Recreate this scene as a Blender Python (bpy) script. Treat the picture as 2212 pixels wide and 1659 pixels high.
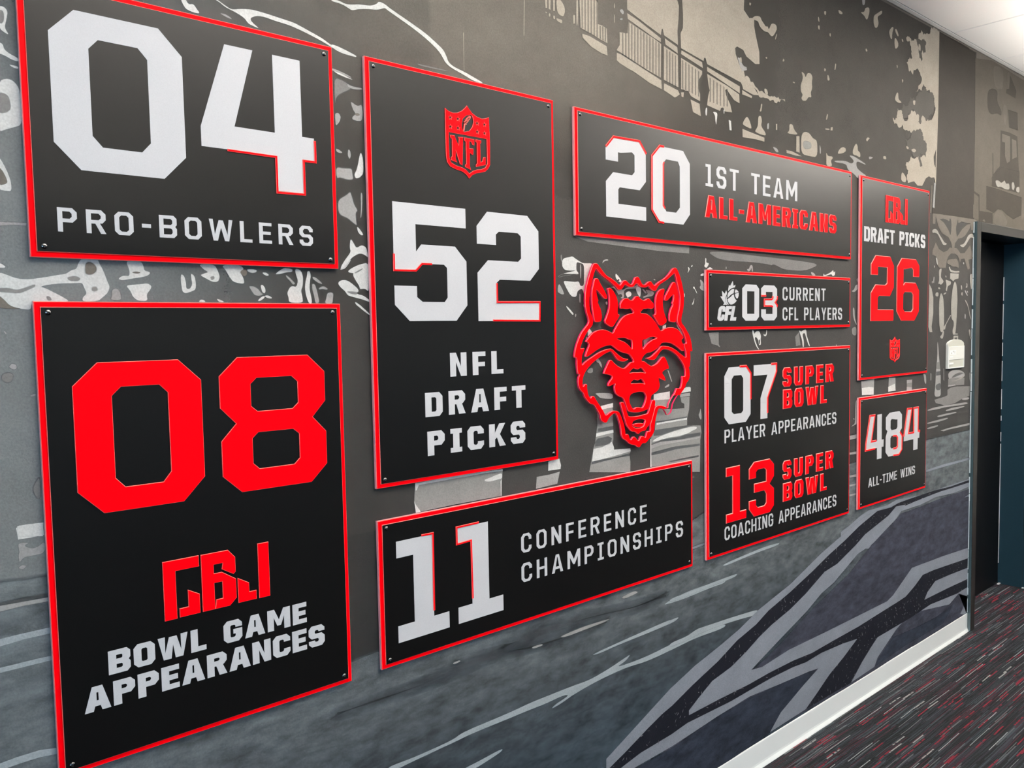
import bpy, math, random
from mathutils import Vector, Matrix
from mathutils.geometry import tessellate_polygon
random.seed(7)
for o in list(bpy.data.objects): bpy.data.objects.remove(o)
SC = bpy.context.scene
COL = SC.collection

# ------------------------------------------------------------------ camera
cam_d = bpy.data.cameras.new('camera'); cam_d.sensor_width = 36.0; cam_d.lens = 36.0 * 1802.43 / 2212.0
cam_d.clip_start = 0.02
cam = bpy.data.objects.new('camera', cam_d); COL.objects.link(cam)
right = Vector((0.74616482, -0.66550619, -0.01842755)); up = Vector((0.05675364, 0.03600521, 0.99773877)); fwd = Vector((0.66333783, 0.7455234, -0.06463572))
cam.matrix_world = Matrix(((right.x, up.x, -fwd.x, 0), (right.y, up.y, -fwd.y, 0), (right.z, up.z, -fwd.z, 1.6), (0, 0, 0, 1)))
SC.camera = cam

# ------------------------------------------------------------------ world, lights, exposure
W = bpy.data.worlds.new('world'); SC.world = W; W.use_nodes = True
W.node_tree.nodes['Background'].inputs[0].default_value = (0.50, 0.74, 1.0, 1)
W.node_tree.nodes['Background'].inputs[1].default_value = 0.5
SC.view_settings.view_transform = 'Standard'; SC.view_settings.look = 'None'
SC.view_settings.gamma = 1.0; SC.view_settings.use_curve_mapping = False
SC.view_settings.exposure = 0.0
def area(name, loc, size, sy, energy, color, rot):
    l = bpy.data.lights.new(name, 'AREA'); l.shape = 'RECTANGLE'; l.size = size; l.size_y = sy
    l.energy = energy; l.color = color
    o = bpy.data.objects.new(name, l); COL.objects.link(o); o.location = loc; o.rotation_euler = rot
    return o
# daylight from the window side behind and to the left of the camera
area('window_daylight', (-2.6, -2.6, 1.25), 3.4, 1.7, 95, (0.52, 0.78, 1.0), (math.radians(90), 0, math.radians(-42)))

# ------------------------------------------------------------------ helpers
def link(o, parent=None):
    COL.objects.link(o)
    if parent is not None: o.parent = parent
    return o
def mesh_obj(name, verts, faces, mats, parent=None, fm=None, smooth=False):
    me = bpy.data.meshes.new(name); me.from_pydata([tuple(v) for v in verts], [], faces)
    for m in (mats if isinstance(mats, (list, tuple)) else [mats]): me.materials.append(m)
    if fm:
        for p, k in zip(me.polygons, fm): p.material_index = k
    if smooth:
        for p in me.polygons: p.use_smooth = True
    me.update()
    return link(bpy.data.objects.new(name, me), parent)
def empty(name, loc, parent=None):
    o = bpy.data.objects.new(name, None); o.empty_display_size = 0.05; o.location = loc
    return link(o, parent)
def tag(o, label=None, cat=None, group=None, kind=None):
    if label: o['label'] = label
    if cat: o['category'] = cat
    if group: o['group'] = group
    if kind: o['kind'] = kind
    return o
class MB:
    def __init__(s): s.v = []; s.f = []; s.m = []
    def box(s, x0, x1, y0, y1, z0, z1, mi=0):
        b = len(s.v)
        s.v += [(x0,y0,z0),(x1,y0,z0),(x1,y1,z0),(x0,y1,z0),(x0,y0,z1),(x1,y0,z1),(x1,y1,z1),(x0,y1,z1)]
        s.f += [tuple(b+i for i in q) for q in ((0,3,2,1),(4,5,6,7),(0,1,5,4),(1,2,6,5),(2,3,7,6),(3,0,4,7))]; s.m += [mi]*6
    def build(s, name, mats, parent=None, bevel=0.0):
        if parent is not None:
            w = parent_origin(parent); s.v = [tuple(Vector(v) - w) for v in s.v]
        o = mesh_obj(name, s.v, s.f, mats, parent, s.m)
        if bevel:
            bm = o.modifiers.new('bevel', 'BEVEL'); bm.width = bevel; bm.segments = 2; bm.limit_method = 'ANGLE'
        return o
def parent_origin(p):
    w = Vector((0, 0, 0))
    while p is not None: w += p.location; p = p.parent
    return w

# ------------------------------------------------------------------ materials
def mat(name, col, rough=0.5, spec=0.5, metal=0.0, emit=None, coat=0.0):
    m = bpy.data.materials.new(name); m.use_nodes = True
    b = m.node_tree.nodes['Principled BSDF']
    b.inputs['Base Color'].default_value = (*col, 1); b.inputs['Roughness'].default_value = rough
    b.inputs['Specular IOR Level'].default_value = spec; b.inputs['Metallic'].default_value = metal
    b.inputs['Coat Weight'].default_value = coat
    if emit:
        b.inputs['Emission Color'].default_value = (*emit[0], 1); b.inputs['Emission Strength'].default_value = emit[1]
    return m
def N(m, t, **kw):
    n = m.node_tree.nodes.new(t)
    for k, v in kw.items(): setattr(n, k, v)
    return n
def L(m, a, b): m.node_tree.links.new(a, b)
def add_grain(m, scale, amt, bump=0.0, bscale=None, dist=0.001):
    """multiply the base colour by a fine noise and add a fine bump, both from object position"""
    nt = m.node_tree; b = nt.nodes['Principled BSDF']
    geo = N(m, 'ShaderNodeNewGeometry')
    no = N(m, 'ShaderNodeTexNoise'); no.inputs['Scale'].default_value = scale; no.inputs['Detail'].default_value = 3
    L(m, geo.outputs['Position'], no.inputs['Vector'])
    mr = N(m, 'ShaderNodeMapRange'); mr.inputs[1].default_value = 0.25; mr.inputs[2].default_value = 0.75
    mr.inputs[3].default_value = 1 - amt; mr.inputs[4].default_value = 1 + amt
    L(m, no.outputs['Fac'], mr.inputs[0])
    mx = N(m, 'ShaderNodeVectorMath', operation='SCALE')
    src = b.inputs['Base Color'].links[0].from_socket if b.inputs['Base Color'].links else None
    if src: L(m, src, mx.inputs[0])
    else: mx.inputs[0].default_value = b.inputs['Base Color'].default_value[:3]
    L(m, mr.outputs[0], mx.inputs['Scale']); L(m, mx.outputs[0], b.inputs['Base Color'])
    if bump:
        n2 = N(m, 'ShaderNodeTexNoise'); n2.inputs['Scale'].default_value = bscale or scale; n2.inputs['Detail'].default_value = 2
        L(m, geo.outputs['Position'], n2.inputs['Vector'])
        bp = N(m, 'ShaderNodeBump'); bp.inputs['Strength'].default_value = bump; bp.inputs['Distance'].default_value = dist
        L(m, n2.outputs['Fac'], bp.inputs['Height']); L(m, bp.outputs[0], b.inputs['Normal'])
    return m
RED = mat('red_acrylic', (0.95, 0.0, 0.004), 0.4, 0.04)
REDE = mat('red_acrylic_polished_edge', (1.0, 0.17, 0.14), 0.3, 0.35)
WSIDE = mat('red_acrylic_side', (1.0, 0.02, 0.12), 0.25, 0.4)
GLOW = mat('translucent_red_acrylic', (0.98, 0.0, 0.003), 0.4, 0.04)
SIDE = mat('frosted_acrylic_side', (1.0, 0.42, 0.46), 0.3, 0.6)
BLACK = add_grain(mat('satin_black_panel', (0.0025, 0.0025, 0.0025), 0.34, 0.22), 900, 0.2, 0.05, 1500, 0.0003)
GREY = add_grain(mat('silver_grey_vinyl', (0.50, 0.50, 0.52), 0.5, 0.3), 700, 0.05)
SCREW = mat('black_chrome_screw', (0.13, 0.13, 0.13), 0.12, 0.6, 1.0)
SLOT = mat('screw_recess', (0.01, 0.01, 0.01), 0.5)
WHITE = mat('white_vinyl_base', (0.90, 0.91, 0.88), 0.35, 0.5)
TILE = add_grain(mat('ceiling_tile_white', (0.95, 0.95, 0.93), 0.9, 0.1), 300, 0.02)
TRIMW = mat('white_ceiling_angle', (0.80, 0.80, 0.78), 0.35, 0.5)
DARKGAP = mat('shadow_gap', (0.03, 0.03, 0.03), 0.9, 0.0)
FRAME = mat('dark_bronze_frame', (0.012, 0.011, 0.010), 0.35, 0.25)
DOORB = mat('black_door_leaf', (0.003, 0.003, 0.0035), 0.4, 0.08)
TEAL = add_grain(mat('dark_teal_jamb', (0.012, 0.034, 0.05), 0.4, 0.25), 500, 0.1)
PALEM = mat('pale_light_gap_and_clip', (0.85, 0.85, 0.85), 0.25, 0.5)
EDGEM = mat('painted_frame_return', (0.045, 0.075, 0.085), 0.22, 0.8)
CAULKHI = mat('glossy_caulk_highlight', (0.75, 0.82, 0.83), 0.18, 1.0)
ROOMW = mat('room_wall_paint', (0.45, 0.45, 0.43), 0.7)
DIFF = mat('lamp_diffuser', (1, 1, 1), 0.5, emit=((1.0, 0.86, 0.70), 9.0))
LAMPF = mat('added_lamp_frame', (0.8, 0.8, 0.8), 0.4)
PLATE = mat('plaque_greige', (0.50, 0.50, 0.44), 0.35, 0.5)
PLATEW = mat('plaque_white', (0.82, 0.82, 0.76), 0.35, 0.5)
PLATEL = mat('plaque_label', (0.95, 0.95, 0.92), 0.4, 0.5)
PLATEM = mat('plaque_mark', (0.55, 0.55, 0.52), 0.5, 0.3)

def translucent(m, col, f):
    nt = m.node_tree; b = nt.nodes['Principled BSDF']; t = N(m, 'ShaderNodeBsdfTranslucent'); t.inputs[0].default_value = (*col, 1)
    a = N(m, 'ShaderNodeMixShader'); a.inputs[0].default_value = f
    L(m, b.outputs[0], a.inputs[1]); L(m, t.outputs[0], a.inputs[2]); L(m, a.outputs[0], nt.nodes['Material Output'].inputs['Surface'])
translucent(GLOW, (1.0, 0.0, 0.03), 0.3)

# print on the mural wall: flat colour per face, mottled by noise
def mural_mat(name, mott, stretch):
    m = bpy.data.materials.new(name); m.use_nodes = True; nt = m.node_tree
    b = nt.nodes['Principled BSDF']; out = nt.nodes['Material Output']
    b.inputs['Roughness'].default_value = 0.6; b.inputs['Specular IOR Level'].default_value = 0.08
    at = N(m, 'ShaderNodeAttribute', attribute_name='tone')
    geo = N(m, 'ShaderNodeNewGeometry')
    mp = N(m, 'ShaderNodeMapping'); mp.inputs['Rotation'].default_value = (0, math.radians(-7), 0); mp.inputs['Scale'].default_value = stretch
    L(m, geo.outputs['Position'], mp.inputs['Vector'])
    n1 = N(m, 'ShaderNodeTexNoise'); n1.inputs['Scale'].default_value = 9; n1.inputs['Detail'].default_value = 6; n1.inputs['Roughness'].default_value = 0.62
    L(m, mp.outputs[0], n1.inputs['Vector'])
    r1 = N(m, 'ShaderNodeMapRange'); r1.inputs[1].default_value = 0.3; r1.inputs[2].default_value = 0.7; r1.inputs[3].default_value = 1 - mott; r1.inputs[4].default_value = 1 + mott
    L(m, n1.outputs['Fac'], r1.inputs[0])
    n2 = N(m, 'ShaderNodeTexNoise'); n2.inputs['Scale'].default_value = 260; n2.inputs['Detail'].default_value = 2
    L(m, geo.outputs['Position'], n2.inputs['Vector'])
    r2 = N(m, 'ShaderNodeMapRange'); r2.inputs[1].default_value = 0.3; r2.inputs[2].default_value = 0.7; r2.inputs[3].default_value = 0.9; r2.inputs[4].default_value = 1.1
    L(m, n2.outputs['Fac'], r2.inputs[0])
    mu = N(m, 'ShaderNodeMath', operation='MULTIPLY'); L(m, r1.outputs[0], mu.inputs[0]); L(m, r2.outputs[0], mu.inputs[1])
    sc = N(m, 'ShaderNodeVectorMath', operation='SCALE'); L(m, at.outputs['Color'], sc.inputs[0]); L(m, mu.outputs[0], sc.inputs['Scale'])
    L(m, sc.outputs[0], b.inputs['Base Color'])
    bn = N(m, 'ShaderNodeTexNoise'); bn.inputs['Scale'].default_value = 330; bn.inputs['Detail'].default_value = 1
    L(m, geo.outputs['Position'], bn.inputs['Vector'])
    bu = N(m, 'ShaderNodeBump'); bu.inputs['Strength'].default_value = 0.35; bu.inputs['Distance'].default_value = 0.0012
    L(m, bn.outputs['Fac'], bu.inputs['Height']); L(m, bu.outputs[0], b.inputs['Normal'])
    tr = N(m, 'ShaderNodeBsdfTransparent'); mix = N(m, 'ShaderNodeMixShader')
    L(m, at.outputs['Alpha'], mix.inputs[0]); L(m, tr.outputs[0], mix.inputs[1]); L(m, b.outputs[0], mix.inputs[2]); L(m, mix.outputs[0], out.inputs['Surface'])
    return m
PRINT = mural_mat('mural_print', 0.10, (1, 1, 1.4))
GROUND = mural_mat('mural_print_ground', 0.5, (1.6, 1, 4.0))

# wall-plane outlines in millimetres (x along the wall, z above the floor)
DATA = """
sign 04 340.2 929.3 1738.1 2205.8
digit g 425.7,2163.6 567.5,2163.6 609.0,2120.6 609.0,1935.0 567.5,1891.6 425.7,1891.6 384.4,1935.0 384.4,2120.6|462.9,2120.6 529.7,2120.6 545.7,2102.6 545.7,1953.2 529.7,1935.0 462.9,1935.0 446.7,1953.2 446.7,2102.6
digit g 692.0,2161.3 749.1,2161.3 706.4,2007.1 790.8,2007.1 790.8,2161.3 851.2,2161.3 851.2,2007.1 878.1,2007.1 878.1,1961.1 851.2,1961.1 851.2,1891.3 790.8,1891.3 790.8,1961.1 639.5,1961.1 639.5,1998.6
accent 5 689.9,1959.5 791.5,1958.7 791.6,1887.6 852.6,1888.9 852.5,1957.9 879.9,1958.4 879.6,2002.3
text g 383.7 868.2 1783.3 1824.6 0.25 0.15 0.46 PRO-BOWLERS
sign 08 340.3 930.1 825.8 1663.6
digit r 434.7,1556.1 576.9,1556.1 619.1,1515.6 619.1,1328.1 576.9,1284.9 434.7,1284.9 392.3,1328.1 392.3,1515.6|472.9,1510.4 540.3,1510.4 555.3,1494.8 555.3,1346.2 540.3,1328.1 472.9,1328.1 456.8,1346.2 456.8,1494.8
digit r 692.2,1556.1 845.6,1556.1 883.9,1519.8 883.9,1457.3 853.3,1424.5 883.9,1391.9 883.9,1322.0 845.6,1286.0 692.2,1286.0 653.8,1322.0 653.8,1391.9 685.0,1424.5 653.8,1457.3 653.8,1519.8|731.1,1513.1 807.5,1513.1 820.4,1501.2 820.4,1457.3 807.5,1446.1 731.1,1446.1 718.3,1457.3 718.3,1501.2|731.1,1402.9 807.5,1402.9 820.4,1391.9 820.4,1341.4 807.5,1329.4 731.1,1329.4 718.3,1341.4 718.3,1391.9
text g 428.7 823.7 988.0 1031.8 0.36 0.22 0.15 BOWL_GAME
text g 385.7 864.4 929.2 974.5 0.36 0.22 0.12 APPEARANCES
sign 52 1008.7 1587.8 1246.7 2204.2
digit g 1069.1,1894.6 1279.5,1894.6 1279.5,1847.7 1131.2,1847.7 1131.2,1784.8 1146.4,1802.0 1245.4,1802.0 1279.5,1767.8 1279.5,1661.8 1245.4,1624.8 1109.0,1624.8 1069.1,1661.8 1069.1,1705.5 1131.2,1705.5 1131.2,1680.0 1146.4,1669.3 1211.3,1669.3 1220.1,1680.0 1220.1,1750.1 1211.3,1757.6 1146.4,1757.6 1131.2,1741.6 1069.1,1741.6
digit g 1348.2,1893.2 1483.6,1893.2 1522.5,1856.0 1522.5,1758.5 1490.5,1726.8 1385.7,1726.8 1375.5,1719.0 1375.5,1671.2 1522.5,1671.2 1522.5,1623.2 1313.9,1623.2 1313.9,1742.0 1348.2,1774.0 1449.7,1774.0 1459.9,1782.8 1459.9,1838.9 1449.7,1846.7 1385.7,1846.7 1375.5,1838.9 1375.5,1812.9 1313.9,1812.9 1313.9,1856.0
accent 5 1069.3,1777.4 1069.0,1740.0 1129.0,1741.0 1146.4,1757.1 1175.8,1757.5
accent 5 1375.5,1717.9 1375.6,1670.2 1523.0,1671.5 1521.9,1622.9 1360.3,1624.6
text g 1222.7 1392.1 1490.5 1547.7 0.35 0.19 0.38 NFL
text g 1146.4 1466.8 1398.7 1455.8 0.36 0.2 0.36 DRAFT
text g 1150.3 1463.6 1306.1 1363.9 0.36 0.2 0.33 PICKS
sign 11 1008.4 2190.5 827.6 1172.8
digit g 1054.0,1118.3 1157.2,1118.3 1157.2,919.3 1202.7,919.3 1202.7,879.5 1054.0,879.5 1054.0,919.3 1100.8,919.3 1100.8,1079.3 1054.0,1079.3
digit g 1231.0,1119.3 1330.4,1119.3 1330.4,921.0 1377.0,921.0 1377.0,880.4 1231.0,880.4 1231.0,921.0 1275.6,921.0 1275.6,1082.3 1231.0,1082.3
accent 5 1125.5,1120.4 1158.4,1119.9 1157.0,932.9
accent 5 1300.3,1122.1 1229.9,1121.4 1229.7,1079.6 1274.7,1081.6 1276.2,934.1
text g 1442.5 1956.3 1015.8 1066.0 0.25 0.13 0.5 CONFERENCE
text g 1441.7 2135.3 937.5 987.5 0.25 0.13 0.46 CHAMPIONSHIPS
sign 20 1666.4 3246.9 1855.0 2201.6
digit g 1819.8,2139.8 1936.2,2139.8 1964.9,2107.4 1964.9,2029.2 1936.2,2002.0 1847.3,2002.0 1841.0,1995.2 1841.0,1954.8 1964.9,1954.8 1964.9,1915.1 1788.6,1915.1 1788.6,2013.6 1819.8,2041.7 1902.5,2041.7 1913.8,2051.9 1913.8,2100.1 1902.5,2107.4 1853.6,2100.1 1841.0,2100.1 1841.0,2073.5 1788.6,2073.5 1788.6,2107.4
digit g 2032.4,2141.9 2145.5,2141.9 2179.9,2106.6 2179.9,1950.5 2145.5,1916.7 2032.4,1916.7 1993.7,1950.5 1993.7,2106.6|2061.3,2106.6 2119.7,2106.6 2128.3,2092.6 2128.3,1967.4 2109.5,1950.5 2061.3,1950.5 2045.5,1967.4 2045.5,2092.6
accent 7 1789.9,2110.0 1822.0,2140.8 1935.6,2143.5 1967.5,2110.6
accent 7 2051.3,2142.8 2030.4,2142.5 1992.7,2108.6 1992.1,1949.8 2024.6,1916.8 2048.9,1915.2
accent 6 2050.8,2097.5 2047.5,2091.0 2046.1,1967.2 2054.6,1958.9
text g 2262.8 2825.6 2047.6 2117.0 0.27 0.13 0.33 1ST_TEAM
text r 2257.9 3117.5 1948.5 2019.4 0.4 0.19 0.16 ALL-AMERICANS
sign 03 2268.9 3243.4 1586.6 1782.6
digit g 2490.9,1739.9 2556.4,1739.9 2573.8,1725.9 2573.8,1630.4 2556.4,1616.6 2490.9,1616.6 2470.2,1630.4 2470.2,1725.9|2508.1,1716.9 2536.0,1716.9 2544.7,1716.9 2544.7,1640.1 2536.0,1640.1 2508.1,1640.1 2499.5,1640.1 2499.5,1716.9
digit g 2606.5,1739.6 2670.8,1739.6 2689.9,1727.9 2689.9,1693.0 2676.4,1681.5 2689.9,1666.9 2689.9,1630.7 2670.8,1616.8 2606.5,1616.8 2587.2,1630.7 2587.2,1655.9 2616.9,1655.9 2616.9,1639.4 2625.9,1639.4 2653.1,1639.4 2660.4,1639.4 2660.4,1666.9 2653.1,1666.9 2606.5,1666.9 2606.5,1693.0 2653.1,1693.0 2660.4,1693.0 2660.4,1716.7 2653.1,1716.7 2625.9,1716.7 2616.9,1716.7 2616.9,1702.1 2587.2,1702.1 2587.2,1727.9
accent 7 2586.9,1702.4 2617.8,1702.8
accent 7 2690.3,1703.3 2690.4,1693.6 2676.4,1681.0 2690.5,1670.0 2687.9,1663.9
accent 7 2660.9,1702.9 2661.0,1695.4 2653.3,1690.4 2606.8,1689.9 2606.9,1667.6 2653.4,1667.6 2662.1,1663.8
text g 2727.4 3037.6 1688.4 1735.8 0.28 0.13 0.36 CURRENT
text g 2727.8 3168.6 1616.3 1663.0 0.28 0.13 0.33 CFL_PLAYERS
sign 0713 2266.9 3246.4 830.2 1513.4
digit g 2390.1,1461.7 2491.3,1461.7 2520.8,1432.9 2520.8,1295.1 2491.3,1270.8 2390.1,1270.8 2364.0,1295.1 2364.0,1432.9|2419.8,1432.9 2464.3,1432.9 2475.9,1421.1 2475.9,1311.4 2464.3,1302.7 2419.8,1302.7 2406.9,1311.4 2406.9,1421.1
digit g 2540.3,1462.7 2686.7,1462.7 2686.7,1435.2 2627.6,1345.5 2627.6,1272.0 2583.6,1272.0 2583.6,1345.5 2627.6,1426.1 2540.3,1426.1
digit r 2372.0,1125.6 2454.8,1125.6 2454.8,966.9 2493.6,966.9 2493.6,936.1 2372.0,936.1 2372.0,966.9 2409.7,966.9 2409.7,1094.0 2372.0,1094.0
digit r 2541.8,1126.0 2642.5,1126.0 2670.9,1103.8 2670.9,1059.7 2642.5,1035.8 2670.9,1016.0 2670.9,952.8 2642.5,931.9 2541.8,931.9 2509.7,962.6 2509.7,991.9 2554.1,991.9 2554.1,971.4 2566.5,962.6 2607.0,962.6 2619.0,971.4 2619.0,1002.6 2607.0,1016.0 2541.8,1016.0 2541.8,1048.5 2607.0,1048.5 2619.0,1048.5 2619.0,1087.7 2607.0,1095.6 2566.5,1095.6 2554.1,1087.7 2554.1,1067.2 2509.7,1067.2 2509.7,1103.8
accent 8 2454.2,1462.7 2493.9,1461.9 2520.8,1437.2 2520.8,1346.0
accent 8 2651.4,1462.5 2685.8,1462.6 2685.9,1435.2 2627.6,1344.5 2627.7,1290.1
text r 2728.3 3104.7 1375.7 1446.1 0.4 0.2 0.27 SUPER
text r 2730.5 3050.8 1295.7 1366.3 0.4 0.2 0.24 BOWL
text g 2364.7 3128.0 1208.9 1254.0 0.26 0.12 0.28 PLAYER_APPEARANCES
text r 2729.9 3107.0 1035.2 1105.8 0.4 0.2 0.27 SUPER
text r 2732.2 3053.8 954.8 1023.2 0.4 0.2 0.24 BOWL
text g 2364.0 3132.5 879.5 925.1 0.26 0.12 0.28 COACHING_APPEARANCES
sign 26 3322.1 3992.0 1367.5 2197.3
digit r 3453.2,1882.0 3588.7,1882.0 3624.6,1844.7 3624.6,1750.1 3588.7,1713.5 3486.7,1713.5 3474.4,1704.3 3474.4,1657.3 3624.6,1657.3 3624.6,1608.5 3410.8,1608.5 3410.8,1726.7 3453.2,1761.1 3544.1,1761.1 3560.6,1769.8 3560.6,1834.0 3544.1,1834.0 3486.7,1834.0 3474.4,1834.0 3474.4,1800.2 3410.8,1800.2 3410.8,1844.7
digit r 3701.2,1881.0 3846.3,1881.0 3882.3,1854.0 3882.3,1802.8 3819.0,1802.8 3819.0,1832.8 3803.0,1841.7 3736.1,1832.8 3719.4,1832.8 3719.4,1765.4 3736.1,1777.0 3846.3,1777.0 3882.3,1743.2 3882.3,1649.3 3836.8,1608.0 3701.2,1608.0 3654.8,1649.3 3654.8,1841.7|3736.1,1733.9 3803.0,1733.9 3819.0,1723.6 3819.0,1661.1 3803.0,1649.3 3736.1,1649.3 3719.4,1661.1 3719.4,1723.6
text g 3349.1 3944.3 1934.4 1994.5 0.35 0.18 0.14 DRAFT_PICKS
sign 484 3323.3 3990.9 831.2 1296.5
digit g 3413.5,1213.9 3460.0,1213.9 3428.9,1103.5 3483.8,1103.5 3483.8,1213.9 3526.1,1213.9 3526.1,1103.5 3544.8,1103.5 3544.8,1072.7 3526.1,1072.7 3526.1,1024.0 3483.8,1024.0 3483.8,1072.7 3377.2,1072.7 3377.2,1103.5
digit g 3601.3,1212.9 3696.7,1212.9 3722.8,1195.4 3722.8,1135.5 3702.7,1122.4 3722.8,1101.0 3722.8,1044.4 3696.7,1022.8 3593.3,1022.8 3564.8,1044.4 3564.8,1110.4 3581.4,1135.5 3564.8,1144.6 3564.8,1195.4|3621.2,1184.3 3666.9,1178.1 3678.2,1178.1 3678.2,1144.6 3666.9,1135.5 3621.2,1135.5 3609.8,1144.6 3609.8,1178.1|3621.2,1110.4 3666.9,1110.4 3678.2,1101.0 3678.2,1055.1 3666.9,1055.1 3621.2,1055.1 3609.8,1062.3 3609.8,1101.0
digit g 3776.8,1215.5 3823.2,1215.5 3788.3,1105.8 3844.3,1105.8 3844.3,1215.5 3889.9,1215.5 3889.9,1105.8 3907.6,1105.8 3907.6,1073.8 3889.9,1073.8 3889.9,1023.5 3844.3,1023.5 3844.3,1073.8 3743.9,1073.8 3743.9,1096.7
accent 8 3464.5,1072.1 3376.4,1072.2 3379.5,1099.0 3415.0,1214.9 3459.2,1214.0 3428.9,1104.7 3475.0,1104.4
accent 8 3637.0,1109.1 3667.4,1107.2 3679.0,1097.8 3678.4,1058.5 3666.4,1052.6 3638.4,1052.8
accent 8 3702.7,1120.6 3724.5,1102.3 3723.7,1041.0 3693.1,1021.0 3639.1,1023.6
accent 8 3742.8,1095.1 3776.8,1216.3 3821.5,1214.6 3788.3,1105.1 3845.2,1104.4 3843.6,1215.5 3892.0,1214.4 3890.9,1106.3 3908.4,1106.5 3906.9,1097.4
text g 3406.7 3865.0 913.4 951.5 0.27 0.12 0.28 ALL-TIME_WINS
logo cbi 530.9,1176.0 599.6,1176.0 599.6,1154.3 576.4,1154.3 576.4,1154.3 554.5,1154.3 554.5,1062.2 530.9,1062.2|576.2,1113.5 598.7,1100.6 598.7,1063.0 559.1,1063.0 559.1,1080.6 576.2,1080.6|603.5,1175.6 657.9,1175.6 672.1,1158.7 672.1,1128.9 667.5,1125.0 644.1,1139.4 646.3,1151.5 644.1,1151.5 628.2,1151.5 628.2,1134.1 644.1,1134.1 672.1,1114.9 672.1,1076.0 657.9,1063.0 628.2,1063.0 631.3,1081.6 644.1,1081.6 644.1,1086.1 644.1,1109.1 644.1,1114.9 628.2,1114.9 628.2,1063.0 603.5,1063.0|675.4,1115.1 698.9,1101.1 698.9,1082.4 714.0,1082.4 714.0,1064.0 675.4,1064.0|719.4,1176.4 743.2,1176.4 743.2,1063.6 719.4,1063.6
logo shield 1224.1,2125.7 1233.6,2120.2 1247.0,2117.6 1260.7,2119.8 1274.6,2126.7 1285.6,2136.1 1290.9,2141.7 1296.4,2134.9 1307.1,2125.8 1321.1,2119.6 1336.9,2117.1 1349.8,2120.3 1359.3,2124.4 1361.3,2064.7 1360.3,2008.3 1354.7,1999.1 1344.7,1990.6 1328.6,1985.8 1315.8,1983.2 1303.0,1977.0 1292.6,1968.0 1284.2,1976.8 1272.0,1982.6 1253.8,1985.3 1235.8,1990.4 1227.1,1999.9 1224.2,2013.7 1223.5,2081.4|1233.6,2070.5 1283.8,2070.5 1350.9,2070.0 1351.8,2011.0 1345.0,2000.4 1332.0,1994.7 1319.2,1992.7 1306.4,1988.2 1293.7,1980.2 1283.0,1988.6 1272.3,1992.2 1254.0,1994.8 1239.1,2000.2 1234.1,2011.4 1233.3,2047.6|1273.7,2095.8 1277.1,2108.1 1288.2,2117.5 1302.3,2121.2 1306.9,2118.6 1310.5,2106.0 1306.2,2093.4 1296.5,2082.4 1280.9,2077.8 1276.3,2079.5 1274.2,2086.3
logo shieldletters 1238.0,2064.7 1250.8,2065.3 1254.3,2057.5 1262.3,2043.2 1264.3,2058.9 1261.3,2063.2 1277.5,2064.8 1276.5,2060.0 1273.2,1997.3 1265.6,1999.7 1255.0,2026.9 1252.8,2031.4 1252.7,2010.1 1257.3,2002.3 1239.2,2006.1 1238.7,2011.9 1242.5,2015.9 1243.0,2056.0 1238.5,2058.9|1281.3,2064.8 1311.7,2064.1 1311.3,2049.6 1305.0,2050.6 1302.1,2056.8 1295.8,2057.8 1295.4,2040.4 1299.3,2040.9 1307.9,2041.4 1307.5,2026.3 1302.0,2026.8 1298.2,2029.9 1296.6,2029.7 1296.1,1998.5 1299.4,1989.2 1281.6,1994.4 1281.8,1999.2 1285.0,2003.2 1284.9,2054.5 1281.1,2057.6|1315.6,2064.7 1333.1,2064.6 1332.9,2058.5 1329.7,2055.7 1330.1,2012.1 1335.7,2014.0 1339.2,2024.7 1346.5,2025.6 1346.0,2006.6 1315.4,1998.3 1314.7,2003.0 1318.8,2007.7 1319.4,2056.7 1315.5,2058.6|1277.6,2079.9 1281.1,2096.8 1284.6,2099.1 1280.7,2080.1|1281.2,2099.8 1299.1,2118.0 1302.5,2116.7 1284.5,2097.3|1280.0,2102.0 1283.2,2103.7 1288.4,2096.7 1286.0,2095.2|1282.9,2106.0 1286.1,2108.0 1291.6,2101.7 1288.9,2099.8|1286.8,2110.2 1289.6,2112.1 1295.3,2105.5 1292.8,2103.9|1290.4,2113.7 1293.6,2115.6 1298.8,2109.6 1296.5,2107.7|1294.4,2116.7 1297.5,2118.4 1302.1,2113.7 1300.2,2112.2
logo stars 1239.1,2105.3 1262.2,2105.3 1239.0,2084.2 1261.9,2084.0 1321.5,2104.0 1344.6,2104.4 1321.4,2083.5 1344.3,2083.4
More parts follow.
